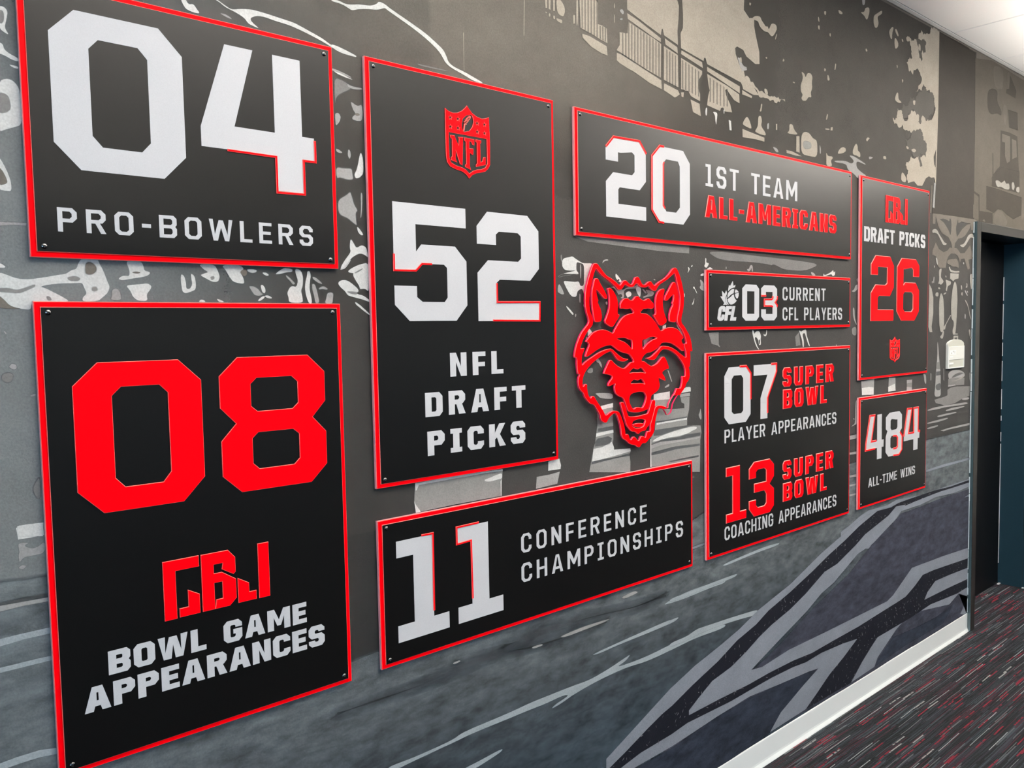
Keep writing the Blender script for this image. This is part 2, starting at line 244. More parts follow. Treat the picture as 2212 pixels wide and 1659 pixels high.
logo cfl 2351.8,1715.9 2368.4,1706.1 2375.7,1717.7 2381.3,1709.1 2377.2,1702.1 2370.8,1692.8 2370.8,1681.8 2375.5,1676.3 2383.5,1670.0 2358.7,1669.8 2364.3,1675.3 2362.8,1678.1 2342.2,1697.5 2354.9,1697.2|2386.1,1714.2 2392.6,1736.0 2398.3,1731.9 2414.5,1749.4 2418.6,1732.4 2429.2,1737.2 2426.8,1728.4 2416.1,1727.2 2403.1,1723.7 2393.4,1718.9|2378.0,1698.4 2379.6,1685.6 2383.6,1678.3 2391.6,1670.5 2385.2,1671.8 2374.7,1678.2 2372.4,1685.5 2374.8,1693.8|2422.7,1723.2 2418.5,1708.3 2411.2,1707.2 2396.6,1700.5 2384.4,1692.1 2383.6,1702.2 2390.1,1711.5 2403.1,1719.1 2412.9,1722.5|2419.3,1705.0 2422.6,1695.3 2429.2,1688.9 2437.4,1684.3 2425.8,1676.7 2412.7,1672.0 2403.0,1670.5 2394.9,1673.7 2386.8,1680.1 2383.6,1688.4 2403.0,1696.9 2411.2,1702.6|2431.7,1721.9 2440.7,1718.8 2448.2,1713.4 2427.5,1709.8 2426.7,1715.8|2427.5,1707.0 2449.8,1711.5 2448.2,1700.3 2442.4,1691.8 2435.7,1692.2 2429.2,1699.1|2332.6,1655.1 2338.9,1662.4 2350.0,1666.1 2364.3,1666.2 2372.3,1661.6 2370.6,1646.4 2353.9,1647.3 2355.5,1655.1 2350.8,1655.1 2343.5,1630.4 2343.5,1628.1 2347.5,1628.6 2350.7,1638.2 2367.4,1637.7 2364.2,1624.8 2354.6,1618.5 2341.9,1616.7 2330.9,1618.6 2325.4,1625.0|2376.3,1666.2 2409.5,1665.9 2407.8,1656.7 2392.4,1655.7 2390.7,1648.3 2404.5,1647.8 2402.1,1637.2 2386.7,1636.7 2381.8,1617.8 2364.1,1617.9|2411.9,1666.0 2429.1,1666.0 2417.5,1629.2 2434.8,1629.2 2432.3,1617.5 2397.9,1617.7
wolf 1730.3,1780.9 1745.9,1782.0 1755.0,1773.4 1772.4,1758.4 1785.3,1748.1 1806.1,1741.2 1823.2,1732.7 1840.5,1721.7 1846.4,1726.3 1857.3,1736.8 1869.1,1737.5 1877.9,1731.5 1890.8,1724.7 1900.9,1732.0 1904.7,1741.2 1910.9,1748.5 1925.1,1749.9 1933.1,1738.0 1942.2,1727.1 1954.5,1726.1 1970.2,1736.3 1981.7,1738.0 1990.1,1730.8 1998.4,1723.7 2017.8,1736.2 2043.7,1746.2 2063.4,1757.6 2090.1,1781.5 2105.7,1782.1 2116.8,1768.8 2127.9,1749.9 2141.3,1712.9 2144.5,1692.1 2140.8,1657.4 2129.1,1625.5 2130.2,1613.0 2149.5,1597.5 2154.0,1591.6 2170.1,1574.5 2179.3,1556.1 2186.1,1523.4 2182.5,1521.4 2173.2,1523.8 2176.1,1501.2 2171.6,1473.8 2165.8,1472.7 2170.4,1460.5 2171.4,1442.0 2164.3,1429.7 2153.8,1422.5 2146.8,1409.6 2120.2,1387.4 2122.4,1386.9 2112.5,1388.8 2103.5,1382.1 2085.6,1363.8 2081.6,1352.0 2077.5,1337.7 2062.8,1329.4 2053.2,1330.6 2048.5,1338.8 2039.0,1348.0 2025.7,1353.2 2016.2,1353.3 2010.5,1348.4 2002.7,1330.5 1995.0,1309.8 1992.8,1286.1 1983.4,1274.0 1968.4,1265.9 1957.2,1256.4 1948.0,1253.3 1938.9,1254.8 1933.4,1253.0 1924.3,1244.0 1916.1,1244.3 1901.9,1252.8 1897.4,1253.3 1878.0,1258.3 1862.3,1270.9 1850.2,1275.5 1840.9,1289.1 1839.4,1305.2 1835.4,1321.6 1820.5,1353.6 1808.6,1355.1 1788.2,1343.8 1778.9,1331.1 1769.7,1330.8 1756.6,1337.5 1751.8,1344.6 1751.1,1353.6 1739.2,1370.1 1724.9,1386.6 1712.1,1388.1 1696.4,1400.8 1687.1,1411.2 1682.6,1422.4 1677.9,1424.3 1667.8,1434.2 1664.6,1440.8 1662.1,1453.3 1664.2,1465.5 1668.7,1471.4 1668.8,1474.5 1661.7,1474.8 1658.6,1496.5 1659.0,1519.8 1648.5,1521.7 1651.4,1537.2 1657.9,1556.6 1675.3,1585.7 1692.6,1601.5 1708.2,1615.1 1708.4,1626.3 1698.8,1646.1 1693.9,1668.2 1696.3,1705.1 1709.6,1739.8 1720.9,1764.8|1741.0,1767.9 1750.1,1759.5 1766.6,1746.3 1783.3,1739.3 1800.2,1730.9 1815.4,1722.4 1826.8,1715.0 1832.5,1709.4 1846.1,1709.2 1856.0,1716.9 1864.0,1726.0 1875.8,1720.5 1887.7,1717.5 1901.7,1719.7 1905.5,1723.1 1914.6,1729.8 1920.7,1729.3 1927.8,1722.2 1937.9,1718.5 1958.6,1718.2 1970.1,1724.4 1981.5,1714.1 1994.0,1708.7 2005.7,1709.8 2015.5,1722.7 2028.4,1731.1 2056.7,1742.5 2076.6,1753.9 2095.5,1765.4 2098.8,1762.7 2107.6,1742.5 2120.8,1704.2 2124.0,1691.9 2121.5,1660.1 2108.8,1629.7 2108.7,1615.9 2117.6,1603.4 2131.1,1592.2 2141.3,1579.7 2149.2,1565.1 2157.1,1546.8 2141.0,1547.2 2146.6,1533.0 2153.4,1518.8 2153.3,1501.3 2125.9,1515.5 2098.9,1530.2 2070.0,1540.0 2045.9,1542.7 2028.5,1543.2 2015.5,1532.7 1989.7,1517.3 1972.7,1509.9 1955.9,1508.9 1968.4,1504.0 1985.2,1501.6 1998.0,1502.9 2008.8,1511.3 2024.0,1525.7 2037.1,1532.7 2056.7,1532.2 2081.0,1525.3 2107.7,1512.0 2132.5,1490.2 2146.1,1471.4 2149.4,1454.4 2148.2,1443.9 2131.0,1446.2 2132.0,1428.7 2125.0,1409.5 2115.9,1408.6 2103.4,1410.1 2093.1,1393.3 2089.8,1392.7 2069.1,1372.3 2061.2,1362.0 2060.1,1350.0 2042.9,1357.9 2023.9,1361.7 2008.7,1362.3 1997.4,1358.3 1992.6,1348.0 1981.1,1320.5 1972.6,1307.0 1975.2,1294.9 1972.4,1286.9 1959.5,1289.3 1954.8,1280.3 1950.0,1269.0 1941.0,1275.8 1929.2,1277.5 1918.2,1261.6 1903.1,1277.2 1892.5,1278.8 1881.6,1267.7 1873.1,1288.2 1862.6,1289.8 1860.0,1287.2 1857.6,1303.5 1851.0,1324.8 1835.9,1353.5 1825.7,1360.5 1807.1,1363.1 1790.2,1358.3 1773.4,1350.6 1766.9,1362.4 1752.4,1379.1 1736.4,1396.9 1726.9,1410.2 1717.3,1410.8 1711.6,1404.1 1703.0,1414.5 1698.5,1432.3 1698.8,1445.6 1689.7,1446.1 1684.2,1440.9 1680.6,1439.8 1680.0,1454.7 1684.8,1470.6 1697.7,1486.1 1723.5,1505.0 1753.4,1518.9 1776.0,1528.3 1797.0,1534.0 1802.7,1532.5 1814.1,1521.9 1829.4,1507.2 1843.0,1502.8 1860.7,1502.2 1877.7,1508.7 1862.8,1509.9 1847.1,1514.3 1831.6,1522.6 1802.9,1542.1 1783.8,1540.7 1753.6,1534.1 1716.5,1519.0 1690.9,1507.5 1679.0,1498.1 1677.4,1506.8 1679.6,1526.5 1686.0,1536.2 1691.6,1546.5 1678.1,1545.3 1672.8,1546.4 1676.5,1553.7 1683.0,1567.1 1695.9,1584.1 1710.6,1598.8 1723.6,1608.5 1726.5,1618.7 1724.0,1631.2 1716.9,1643.6 1712.6,1658.4 1712.1,1680.7 1716.2,1705.4 1723.9,1730.3 1733.5,1755.3
wolf 1735.0,1739.2 1747.9,1740.2 1756.9,1727.4 1775.3,1706.5 1786.3,1690.3 1786.2,1682.7 1774.9,1682.8 1756.4,1697.4 1741.8,1708.4 1740.8,1703.4 1744.3,1689.7 1749.6,1677.3 1745.9,1674.8 1750.3,1666.1 1759.4,1652.4 1763.7,1633.5 1759.7,1619.1 1743.9,1617.3 1732.0,1618.1 1726.1,1646.1 1721.1,1674.6 1722.5,1703.1 1729.3,1724.2
wolf 1787.6,1713.0 1801.9,1715.1 1817.0,1702.1 1828.3,1687.0 1832.8,1669.2 1829.5,1639.7 1841.1,1637.8 1825.3,1619.3 1809.6,1603.5 1798.2,1603.6 1772.8,1616.5 1785.4,1637.3 1795.2,1658.8 1795.7,1686.6 1792.1,1701.7
wolf 2087.5,1737.9 2100.8,1737.5 2107.4,1720.5 2116.2,1698.7 2115.9,1671.1 2113.5,1654.6 2106.6,1632.5 2101.9,1614.6 2088.5,1614.7 2069.7,1616.9 2068.8,1634.0 2075.6,1653.1 2089.0,1669.6 2083.5,1672.3 2090.3,1681.9 2092.7,1702.4 2073.7,1689.9 2059.4,1680.0 2045.2,1680.8 2049.7,1693.7 2067.4,1714.3
wolf 2031.5,1716.3 2047.3,1716.6 2044.3,1703.1 2037.6,1684.1 2038.4,1659.8 2046.9,1638.1 2059.8,1617.7 2035.7,1604.3 2020.6,1605.8 2007.9,1619.4 1991.1,1638.2 2004.9,1638.8 2002.0,1663.6 2003.3,1686.4 2012.1,1705.2
wolf 1857.5,1684.8 1875.3,1686.3 1885.2,1680.5 1897.2,1680.0 1910.1,1692.1 1923.3,1692.7 1931.4,1685.6 1945.7,1679.8 1953.9,1681.2 1964.4,1686.0 1974.8,1686.1 1983.1,1678.2 1994.7,1671.6 1993.4,1656.9 1980.7,1654.9 1972.4,1656.8 1955.7,1654.8 1947.4,1656.1 1930.8,1644.9 1936.9,1642.2 1959.7,1641.6 1980.5,1631.5 2001.5,1616.7 2016.2,1600.4 2027.9,1587.5 2044.3,1595.1 2066.2,1599.3 2088.4,1598.7 2108.5,1593.6 2124.2,1583.7 2135.5,1572.4 2141.2,1565.3 2127.4,1559.3 2139.8,1541.6 2144.3,1524.7 2132.8,1524.4 2112.5,1536.8 2081.2,1550.0 2059.2,1553.3 2033.0,1553.2 2024.2,1546.0 2006.9,1534.3 1981.3,1525.6 1960.3,1524.3 1943.5,1514.9 1933.0,1501.3 1949.6,1499.4 1966.1,1489.4 1982.9,1483.3 2006.4,1489.7 2023.8,1502.6 2034.7,1510.4 2045.6,1509.3 2056.4,1495.9 2068.3,1472.1 2049.5,1470.9 2029.8,1462.2 2044.9,1448.5 2050.2,1435.2 2036.1,1438.7 2016.7,1447.2 2014.5,1443.3 2021.8,1423.8 2014.1,1409.3 1986.1,1397.5 1979.2,1394.0 1975.3,1380.1 1966.7,1355.9 1942.0,1350.8 1916.6,1348.7 1888.2,1351.6 1877.6,1354.2 1868.9,1361.2 1862.1,1376.6 1852.0,1396.7 1833.2,1402.0 1816.3,1412.7 1812.7,1432.1 1817.7,1442.1 1795.4,1434.4 1785.9,1434.3 1787.9,1443.7 1807.3,1460.0 1792.1,1467.8 1767.5,1470.3 1771.5,1479.0 1792.8,1509.3 1802.4,1508.9 1813.7,1498.9 1833.0,1487.8 1856.5,1481.5 1870.4,1488.7 1886.6,1499.8 1901.7,1499.2 1890.8,1514.1 1878.9,1523.6 1857.1,1527.0 1833.7,1534.1 1812.6,1546.3 1803.1,1551.7 1776.4,1549.8 1746.3,1541.8 1718.5,1528.9 1700.1,1520.8 1692.1,1523.0 1700.5,1539.4 1709.8,1554.1 1704.5,1561.7 1695.5,1563.1 1701.0,1569.2 1719.5,1586.2 1747.3,1595.8 1773.4,1596.7 1796.0,1590.0 1809.3,1584.1 1819.2,1598.6 1842.9,1624.3 1862.7,1635.8 1882.6,1641.0 1904.7,1643.6 1888.8,1657.9 1878.8,1654.6 1863.0,1654.5 1855.1,1655.8 1842.4,1655.1 1841.6,1670.5|1824.5,1569.7 1842.1,1571.6 1865.7,1571.1 1879.5,1565.3 1891.5,1564.4 1894.4,1551.9 1893.1,1535.0 1879.3,1548.4 1857.6,1560.0 1838.1,1564.9|1940.0,1564.0 1954.5,1564.4 1973.4,1571.1 1994.6,1571.6 2011.6,1567.9 1988.1,1563.0 1966.9,1554.1 1952.2,1543.8 1940.7,1534.9 1938.8,1550.8|1877.8,1466.9 1885.9,1475.0 1899.1,1482.0 1910.2,1477.6 1920.4,1476.7 1933.8,1482.1 1945.1,1473.6 1955.4,1463.1 1936.7,1468.0 1914.1,1467.7 1897.9,1469.2|1883.3,1435.8 1889.5,1443.3 1901.7,1447.9 1909.8,1445.1 1920.0,1444.0 1933.4,1448.9 1942.6,1441.7 1950.8,1430.6 1936.3,1435.7 1909.6,1435.6 1897.5,1436.9|1921.1,1410.6 1944.5,1408.0 1953.5,1399.2 1956.2,1390.8 1949.5,1373.7 1938.5,1361.0 1929.4,1362.3 1922.2,1364.6 1909.7,1365.0 1898.9,1360.6 1893.6,1361.6 1884.9,1371.5 1878.1,1383.5 1878.3,1396.1 1885.4,1404.8 1896.0,1407.6 1910.3,1409.0
wolf 1982.8,1381.9 1999.5,1380.2 1995.5,1357.3 1989.8,1343.5 1980.2,1320.6 1970.8,1309.5 1959.6,1301.1 1950.3,1291.3 1935.7,1291.5 1926.7,1288.9 1919.4,1283.7 1914.0,1285.4 1903.4,1293.4 1887.4,1294.4 1875.1,1305.4 1864.7,1315.5 1858.0,1331.1 1846.3,1360.6 1836.4,1385.3 1851.9,1384.8 1860.3,1368.7 1872.1,1342.5 1879.1,1339.6 1898.6,1338.0 1923.7,1338.3 1947.3,1341.0 1963.8,1342.0 1973.3,1362.5|1894.0,1324.5 1907.4,1327.4 1923.6,1328.9 1938.0,1327.1 1952.6,1322.9 1946.9,1312.8 1941.4,1305.1 1926.8,1301.8 1910.6,1302.1 1894.7,1307.0 1887.7,1313.5
wolf 1889.5,1316.2 1903.7,1316.1 1914.4,1317.5 1939.7,1314.7 1942.3,1309.7 1932.3,1304.8 1916.0,1303.9 1900.0,1307.7
"""
MURAL = """
A 8.5 0 230,1197 311,1189 362,1190 490,1080 663,952 868,873 940,866 1005,872 1113,825 1409,854 1768,875 2292,996 2482,1015 3289,1031 4016,1052 4556,1049 4556,80 2492,80 2368,83 2363,80 1973,80 211,810
a 21.0 1 889,768 1000,764 1105,764 1219,774 1307,780 1394,774 1486,754 1617,752 1758,751 1803,750 1758,731 1616,733 1485,740 1393,751 1323,753 1218,743 1105,744 999,748 888,748
a 24.7 1 1365,786 1518,797 1759,782 1912,766 2079,770 2061,752 1912,744 1758,761 1518,769 1394,765
p 0.9 1 1017,589 1100,585 1214,587 1246,596 1390,595 1482,598 1533,597 1634,595 1712,591 1800,601 1862,612 1894,617 1870,602 1823,594 1958,588 2112,595 2194,596 2388,587 2388,572 2213,580 2121,576 1975,572 1870,581 1800,580 1726,577 1640,568 1592,558 1555,555 1569,563 1627,572 1606,579 1533,577 1469,579 1395,580 1268,582 1235,580 1089,576 1041,573
p 1.0 1 1244,501 1300,503 1358,507 1378,506 1372,500 1328,493 1288,488 1254,488
p 1.2 1 1720,660 1742,664 1911,670 2061,675 2131,672 2113,662 1992,660 1832,660 1757,657
p 1.3 1 2052,730 2079,737 2168,745 2271,745 2389,742 2389,727 2290,729 2168,725 2087,727
y 3.0 1 1590,750 1686,754 1803,750 1788,744 1700,743 1610,742
y 1.7 1 1219,781 1241,783 1246,778 1224,776
y 1.8 1 1485,749 1524,748 1530,742 1492,742
y 3.2 1 1850,801 1912,808 1936,797 1865,792
p 1.2 1 2084,742 2173,742 2311,745 2439,745 2463,744 2448,734 2302,734 2173,729 2084,730
p 1.3 1 2369,789 2392,795 2516,801 2636,806 2741,802 2720,794 2595,794 2487,790 2402,786
p 1.2 1 2083,672 2115,674 2132,671 2115,665 2083,662
p 1.2 1 2083,599 2172,598 2223,608 2257,607 2392,600 2516,592 2595,586 2575,569 2496,577 2373,586 2257,589 2156,584 2082,586
P 3.6 0 2203,887 2276,889 2276,880 2202,877
p 0.6 0 263,1095 293,1096 343,1096 343,1085 300,1085 262,1082
p 0.6 0 260,1046 286,1046 322,1046 343,1045 343,1037 309,1037 285,1037 260,1037
p 0.6 0 252,882 278,884 314,884 344,878 344,867 313,871 284,871 263,870 252,870
y 2.5 0 266,1152 303,1151 341,1150 341,1142 302,1143 265,1141
e 2.1 0 266,1157 303,1158 342,1157 341,1150 303,1151 266,1152
L 0.6 0 298,1279 303,1283 321,1282 339,1282 340,1260 320,1259 308,1259 300,1259 299,1271
y 1.1 1 299,1252 308,1253 317,1250 308,1247 319,1240 329,1241 341,1250 340,1228 318,1227 307,1227 300,1218 299,1231 301,1238
y 1.3 1 297,1210 304,1215 311,1212 306,1206
y 1.9 1 301,1555 307,1560 313,1556 313,1550 308,1548 302,1552
G 2.6 1 290,1542 300,1545 308,1541 305,1529 297,1526 289,1532
y 0.8 1 329,1503 338,1507 340,1503 333,1501
y 1.5 1 297,1615 301,1611 300,1608 297,1611
G 2.7 1 325,1343 335,1361 339,1361 338,1324 331,1325
L 0.6 0 300,1282 312,1283 340,1282 338,1258 300,1265
L 1.2 1 316,2149 324,2149 329,2143 327,2131 323,2115 329,2105 324,2106 314,2113
G 1.5 1 315,2143 323,2142 323,2127 319,2120 314,2122
L 1.0 1 313,2090 319,2088 321,2079 328,2074 341,2069 341,2063 330,2065 320,2070 312,2071
L 1.0 1 326,2056 332,2056 340,2055 340,2051 332,2052
L 1.5 1 309,2026 323,2033 332,2030 339,2021 341,2008 342,1983 340,1959 330,1954 316,1948 305,1942
G 2.0 1 309,2008 319,2007 324,2002 326,1984 320,1977 312,1974 307,1975
L 1.0 1 303,1904 309,1894 315,1880 320,1863 320,1847 311,1847 300,1848
D 1.0 1 302,1887 309,1879 315,1863 312,1858 301,1855
y 1.2 0 298,1795 322,1796 340,1796 339,1791 316,1791 297,1788
y 1.5 1 294,1729 302,1725 306,1721 299,1719 294,1722
L 1.0 1 294,1712 303,1709 320,1702 333,1701 345,1702 366,1706 384,1710 396,1712 405,1719 413,1721 416,1730 420,1737 426,1741 448,1741 452,1731 458,1718 463,1701 467,1691 463,1680 453,1671 446,1665 420,1664 421,1672 428,1678 424,1689 421,1697 410,1696 384,1695 365,1692 355,1689 362,1687 375,1680 389,1672 402,1663 341,1663 339,1649 324,1651 313,1653 303,1658 294,1672 292,1674
D 2.8 1 428,1731 434,1735 441,1732 446,1726 446,1719 440,1713 431,1712 427,1715
G 2.3 1 292,1685 307,1686 319,1682 336,1688 347,1693 347,1689 336,1683 323,1677 307,1678 292,1679
G 2.4 1 437,1690 444,1691 447,1685 441,1682 436,1684
G 2.0 1 397,1706 411,1709 419,1705 416,1700 401,1700
G 1.6 1 363,1673 369,1672 372,1666 365,1665
L 1.0 1 295,1726 299,1726 305,1721 303,1719 294,1719
D 0.8 1 292,1674 301,1665 306,1658 313,1654 325,1651 318,1651 301,1651 291,1653
L 1.0 1 497,1736 505,1744 524,1738 527,1731 528,1722 538,1720 538,1716 530,1711 503,1706 489,1703 482,1705 485,1709 492,1712 501,1711 502,1719 500,1728
D 1.1 1 507,1719 516,1720 522,1718 516,1716 507,1717
L 1.0 1 495,1693 500,1695 521,1697 533,1699 540,1694 538,1688 530,1678 532,1666 515,1666 506,1673 502,1684
y 2.9 1 466,1667 470,1676 469,1684 475,1689 481,1688 485,1681 486,1666
L 1.1 1 596,1716 601,1711 603,1700 600,1695 602,1681 598,1684 596,1697
L 1.2 1 595,1718 601,1715 604,1702 604,1690 611,1690 616,1699 614,1711 614,1720 621,1715 623,1701 622,1689 614,1685 602,1681 596,1685 595,1695 594,1707
L 1.0 1 629,1738 661,1738 666,1729 671,1715 667,1705 656,1704 644,1710 631,1717 642,1721 648,1723 639,1728
G 2.0 1 651,1714 659,1716 660,1711 654,1707
L 1.0 1 674,1738 714,1739 721,1731 713,1723 718,1716 721,1702 708,1703 697,1706 690,1715 683,1728
D 1.0 1 713,1727 721,1732 727,1729 727,1720 720,1716 713,1723
L 1.3 1 726,1731 739,1732 748,1730 746,1726 738,1724 730,1726
L 1.0 1 759,1726 768,1726 774,1721 769,1719 762,1722
L 1.3 1 787,1723 794,1729 802,1734 809,1737 827,1735 825,1729 813,1728 798,1724
L 1.6 1 832,1736 842,1735 848,1728 850,1714 848,1699 844,1691 847,1677 848,1665 816,1665 815,1677 812,1685 818,1696 824,1700 834,1698 838,1712 833,1725
y 1.3 1 810,1723 816,1720 826,1711 832,1705 826,1702 820,1710 812,1717
L 0.8 1 860,1732 866,1732 868,1722 865,1709 864,1693 867,1680 869,1664 861,1664 855,1681 853,1697 855,1710 859,1722
y 2.1 1 871,1721 880,1719 893,1709 895,1705 886,1707 873,1715
y 2.1 1 870,1706 877,1705 881,1693 884,1680 886,1665 876,1664 874,1680 870,1693
y 1.6 1 885,1697 897,1702 908,1696 905,1693 894,1695 886,1693
y 1.6 1 905,1686 914,1689 921,1686 919,1674 918,1664 898,1664 903,1676
y 2.0 1 729,1698 739,1698 749,1693 754,1686 760,1681 750,1678 740,1680 733,1691
L 0.8 1 754,1700 759,1701 764,1695 765,1688 762,1683 757,1687
L 1.0 1 762,1679 770,1680 779,1675 776,1673 766,1675
L 1.0 1 747,1668 750,1672 758,1678 764,1678 760,1673 752,1668
L 0.7 1 626,1665 631,1670 637,1669 641,1665
L 0.7 1 662,1672 669,1670 679,1665 667,1665
L 1.1 1 938,1738 950,1749 960,1759 967,1761 962,1753 952,1741 943,1738
L 1.1 1 958,1735 966,1741 985,1750 1014,1757 1011,1690 1000,1698 987,1696 986,1703 977,1715 970,1727 973,1731 961,1732
G 1.7 1 973,1731 985,1738 997,1743 992,1738 980,1732
L 1.1 1 932,1708 938,1714 949,1716 960,1713 972,1705 982,1697 984,1691 976,1688 985,1684 994,1683 1011,1673 1013,1667 996,1673 978,1677 964,1680 955,1683 950,1691 939,1699
G 2.2 1 953,1691 969,1691 981,1689 978,1684 962,1686
L 1.1 1 973,1669 984,1663 998,1652 1010,1642 1012,1638 1000,1645 986,1655 975,1663
L 1.4 1 936,2164 955,2159 981,2152 985,2150 966,2152 943,2157
G 3.6 1 939,2148 962,2145 980,2137 980,2129 961,2119 945,2109 939,2087 938,2112
y 2.3 1 969,2140 984,2136 1007,2137 1009,2133 988,2130 972,2132
y 2.3 1 977,2104 987,2099 996,2096 1006,2102 1008,2081 1005,2066 997,2063 981,2064 980,2070 990,2078 982,2087
D 1.4 1 986,2078 996,2081 1001,2077 991,2074
y 2.3 1 938,2072 948,2074 953,2066 949,2054 939,2044 938,2060
y 1.8 1 937,1997 945,1996 955,1990 948,1988 939,1990
y 2.3 1 968,2000 973,1997 975,1987 971,1977 966,1986
L 1.9 1 999,2000 1005,1984 1005,1951 995,1941 985,1938 981,1946 989,1959
y 3.6 1 936,1958 955,1957 976,1959 977,1948 979,1935 965,1933 946,1936 937,1933
y 3.6 1 939,1888 960,1900 970,1909 974,1898 979,1881 988,1869 982,1863 983,1845 985,1835 974,1841 962,1850 944,1855 938,1865
L 1.4 1 984,1834 991,1829 1001,1816 994,1815 986,1822
y 1.4 1 996,1910 1001,1907 1000,1887 997,1856 993,1851 996,1876
L 1.4 1 967,1807 974,1798 981,1786 995,1794 1007,1789 1010,1772 1012,1766 999,1774 987,1775 967,1764 955,1747 943,1739 940,1743 952,1760 967,1777 964,1787
L 0.8 1 616,2232 626,2235 631,2226 641,2229 647,2221 653,2214 641,2213 631,2215 625,2217
L 0.4 1 681,2248 689,2248 701,2242 716,2236 731,2241 755,2246 774,2246 794,2245 822,2243 850,2241 868,2236 890,2230 914,2223 931,2215 956,2208 995,2203 995,2200 956,2202 931,2211 906,2219 882,2225 859,2230 835,2234 808,2235 785,2238 767,2236 754,2229 756,2222 773,2212 762,2214 749,2217 743,2225 730,2231 715,2235 703,2238 691,2245
y 1.3 1 690,2224 702,2225 713,2221 717,2217 704,2219
L 0.4 1 938,2312 959,2311 972,2308 986,2310 1008,2316 1036,2319 1053,2328 1056,2333 1064,2334 1076,2331 1084,2327 1110,2318 1146,2306 1185,2292 1216,2276 1235,2265 1244,2251 1249,2240 1263,2232 1296,2226 1323,2219 1357,2210 1347,2208 1323,2210 1296,2218 1256,2228 1240,2236 1231,2249 1219,2261 1194,2276 1157,2293 1110,2310 1081,2320 1073,2324 1055,2315 1024,2310 1002,2304 988,2298 977,2302 962,2306 938,2306
L 0.4 1 935,2216 953,2214 979,2208 997,2203 993,2201 971,2202 947,2208 934,2210
y 0.4 1 933,2166 954,2163 978,2157 983,2153 964,2157 943,2160 933,2161
G 1.2 1 1155,2219 1183,2219 1246,2220 1250,2217 1198,2215 1161,2215
S 0.4 0 1296,2318 1298,2319 1297,2229 1296,2228
S 0.4 0 1498,2446 1501,2447 1497,2354 1495,2353
G 1.0 0 1673,1853 1911,1858 2195,1854 2193,1831 2051,1831 1897,1836 1725,1842
G 1.3 1 1618,1802 1623,1801 1623,1789 1628,1781 1621,1781 1617,1791
L 0.5 1 1630,1792 1640,1794 1652,1796 1663,1799 1675,1793 1692,1786 1706,1781 1741,1783 1742,1778 1730,1757 1720,1728 1714,1697 1709,1683 1706,1703 1699,1711 1687,1707 1681,1702 1677,1688 1661,1688 1650,1696 1636,1714 1626,1731 1647,1730 1670,1729 1688,1731 1685,1755 1688,1751 1674,1749 1651,1747 1628,1744 1611,1740 1607,1743 1617,1747 1634,1752 1665,1758 1677,1761 1654,1759 1634,1760 1623,1769 1623,1785
F 0.5 1 1679,1784 1692,1782 1709,1779 1709,1748 1708,1719 1693,1718 1688,1731 1673,1729 1656,1730 1639,1733 1622,1733 1616,1737 1631,1743 1665,1749 1688,1750 1685,1756 1678,1761
y 0.8 1 1605,1713 1610,1723 1619,1714 1631,1694 1618,1694 1604,1700
y 0.7 1 1689,1697 1693,1697 1694,1671 1688,1673
y 0.7 1 1693,1778 1698,1778 1697,1739 1693,1739
L 0.4 1 1636,1663 1643,1660 1657,1649 1666,1641 1661,1638 1651,1646 1639,1657
y 1.0 1 1672,1642 1676,1640 1674,1632 1670,1634
L 0.4 1 1797,1675 1803,1677 1806,1671 1803,1666 1798,1669
L 0.5 1 1704,1667 1710,1669 1713,1658 1707,1658
y 0.7 1 1785,1783 1787,1792 1798,1796 1809,1797 1811,1793 1798,1792 1790,1788
L 0.5 1 1841,1758 1851,1752 1860,1744 1868,1736 1863,1731 1854,1735 1841,1745
K 0.5 1 1849,1740 1857,1742 1858,1737 1851,1736
y 0.7 1 1815,1717 1837,1721 1850,1718 1873,1710 1886,1717 1929,1724 1942,1727 1942,1716 1912,1715 1886,1713 1876,1704 1879,1689 1866,1684 1847,1703 1834,1716
F 0.9 1 1853,1697 1866,1699 1871,1691 1859,1687
F 0.5 1 1879,1710 1905,1714 1939,1714 1932,1703 1928,1687 1908,1683 1882,1693 1876,1700
L 0.5 1 1884,1700 1892,1706 1905,1707 1912,1700 1908,1693 1897,1690 1895,1687 1889,1693
L 0.5 1 1930,1718 1942,1722 1956,1716 1954,1703 1950,1690 1944,1694 1934,1707
y 0.7 1 1959,1716 1969,1714 1983,1703 1976,1701 1966,1708
y 1.1 1 1973,1714 1997,1712 2018,1706 2011,1695 1986,1692 1966,1688 1962,1692 1990,1699
y 0.7 1 2013,1746 2020,1746 2025,1743 2018,1742
L 0.4 1 2186,1790 2197,1783 2191,1776 2186,1770 2185,1772 2190,1779
L 0.4 1 2211,1796 2209,1790 2204,1788 2204,1793
L 0.4 1 2213,1727 2221,1727 2222,1722 2231,1712 2235,1704 2229,1710 2221,1720 2214,1722
L 0.4 1 2220,1692 2217,1679 2213,1670 2205,1670 2209,1674 2216,1684
L 0.4 1 2279,1821 2285,1820 2284,1806 2297,1805 2299,1802 2287,1789 2277,1791 2273,1795 2279,1802
L 0.4 1 2289,1786 2305,1793 2317,1788 2322,1786 2289,1784
L 0.4 1 2251,1765 2261,1770 2273,1772 2273,1764 2257,1762
y 0.8 1 2249,1751 2257,1749 2273,1739 2277,1727 2273,1713 2253,1719 2247,1726 2255,1733
L 0.6 1 2164,1706 2169,1704 2169,1695 2165,1692
L 0.5 0 1721,1605 1734,1595 1740,1587 1727,1580 1721,1579
L 0.5 0 2057,1604 2074,1608 2073,1599 2056,1590
y 0.6 1 2122,1610 2136,1605 2155,1584 2162,1568 2147,1580
y 0.5 1 1713,1577 1718,1577 1719,1568 1714,1570
y 0.5 0 1964,1561 1988,1569 2009,1570 2006,1564 1985,1558 1967,1543
y 1.3 1 1745,1417 1810,1413 1824,1408 1824,1395 1794,1397 1769,1401 1760,1408
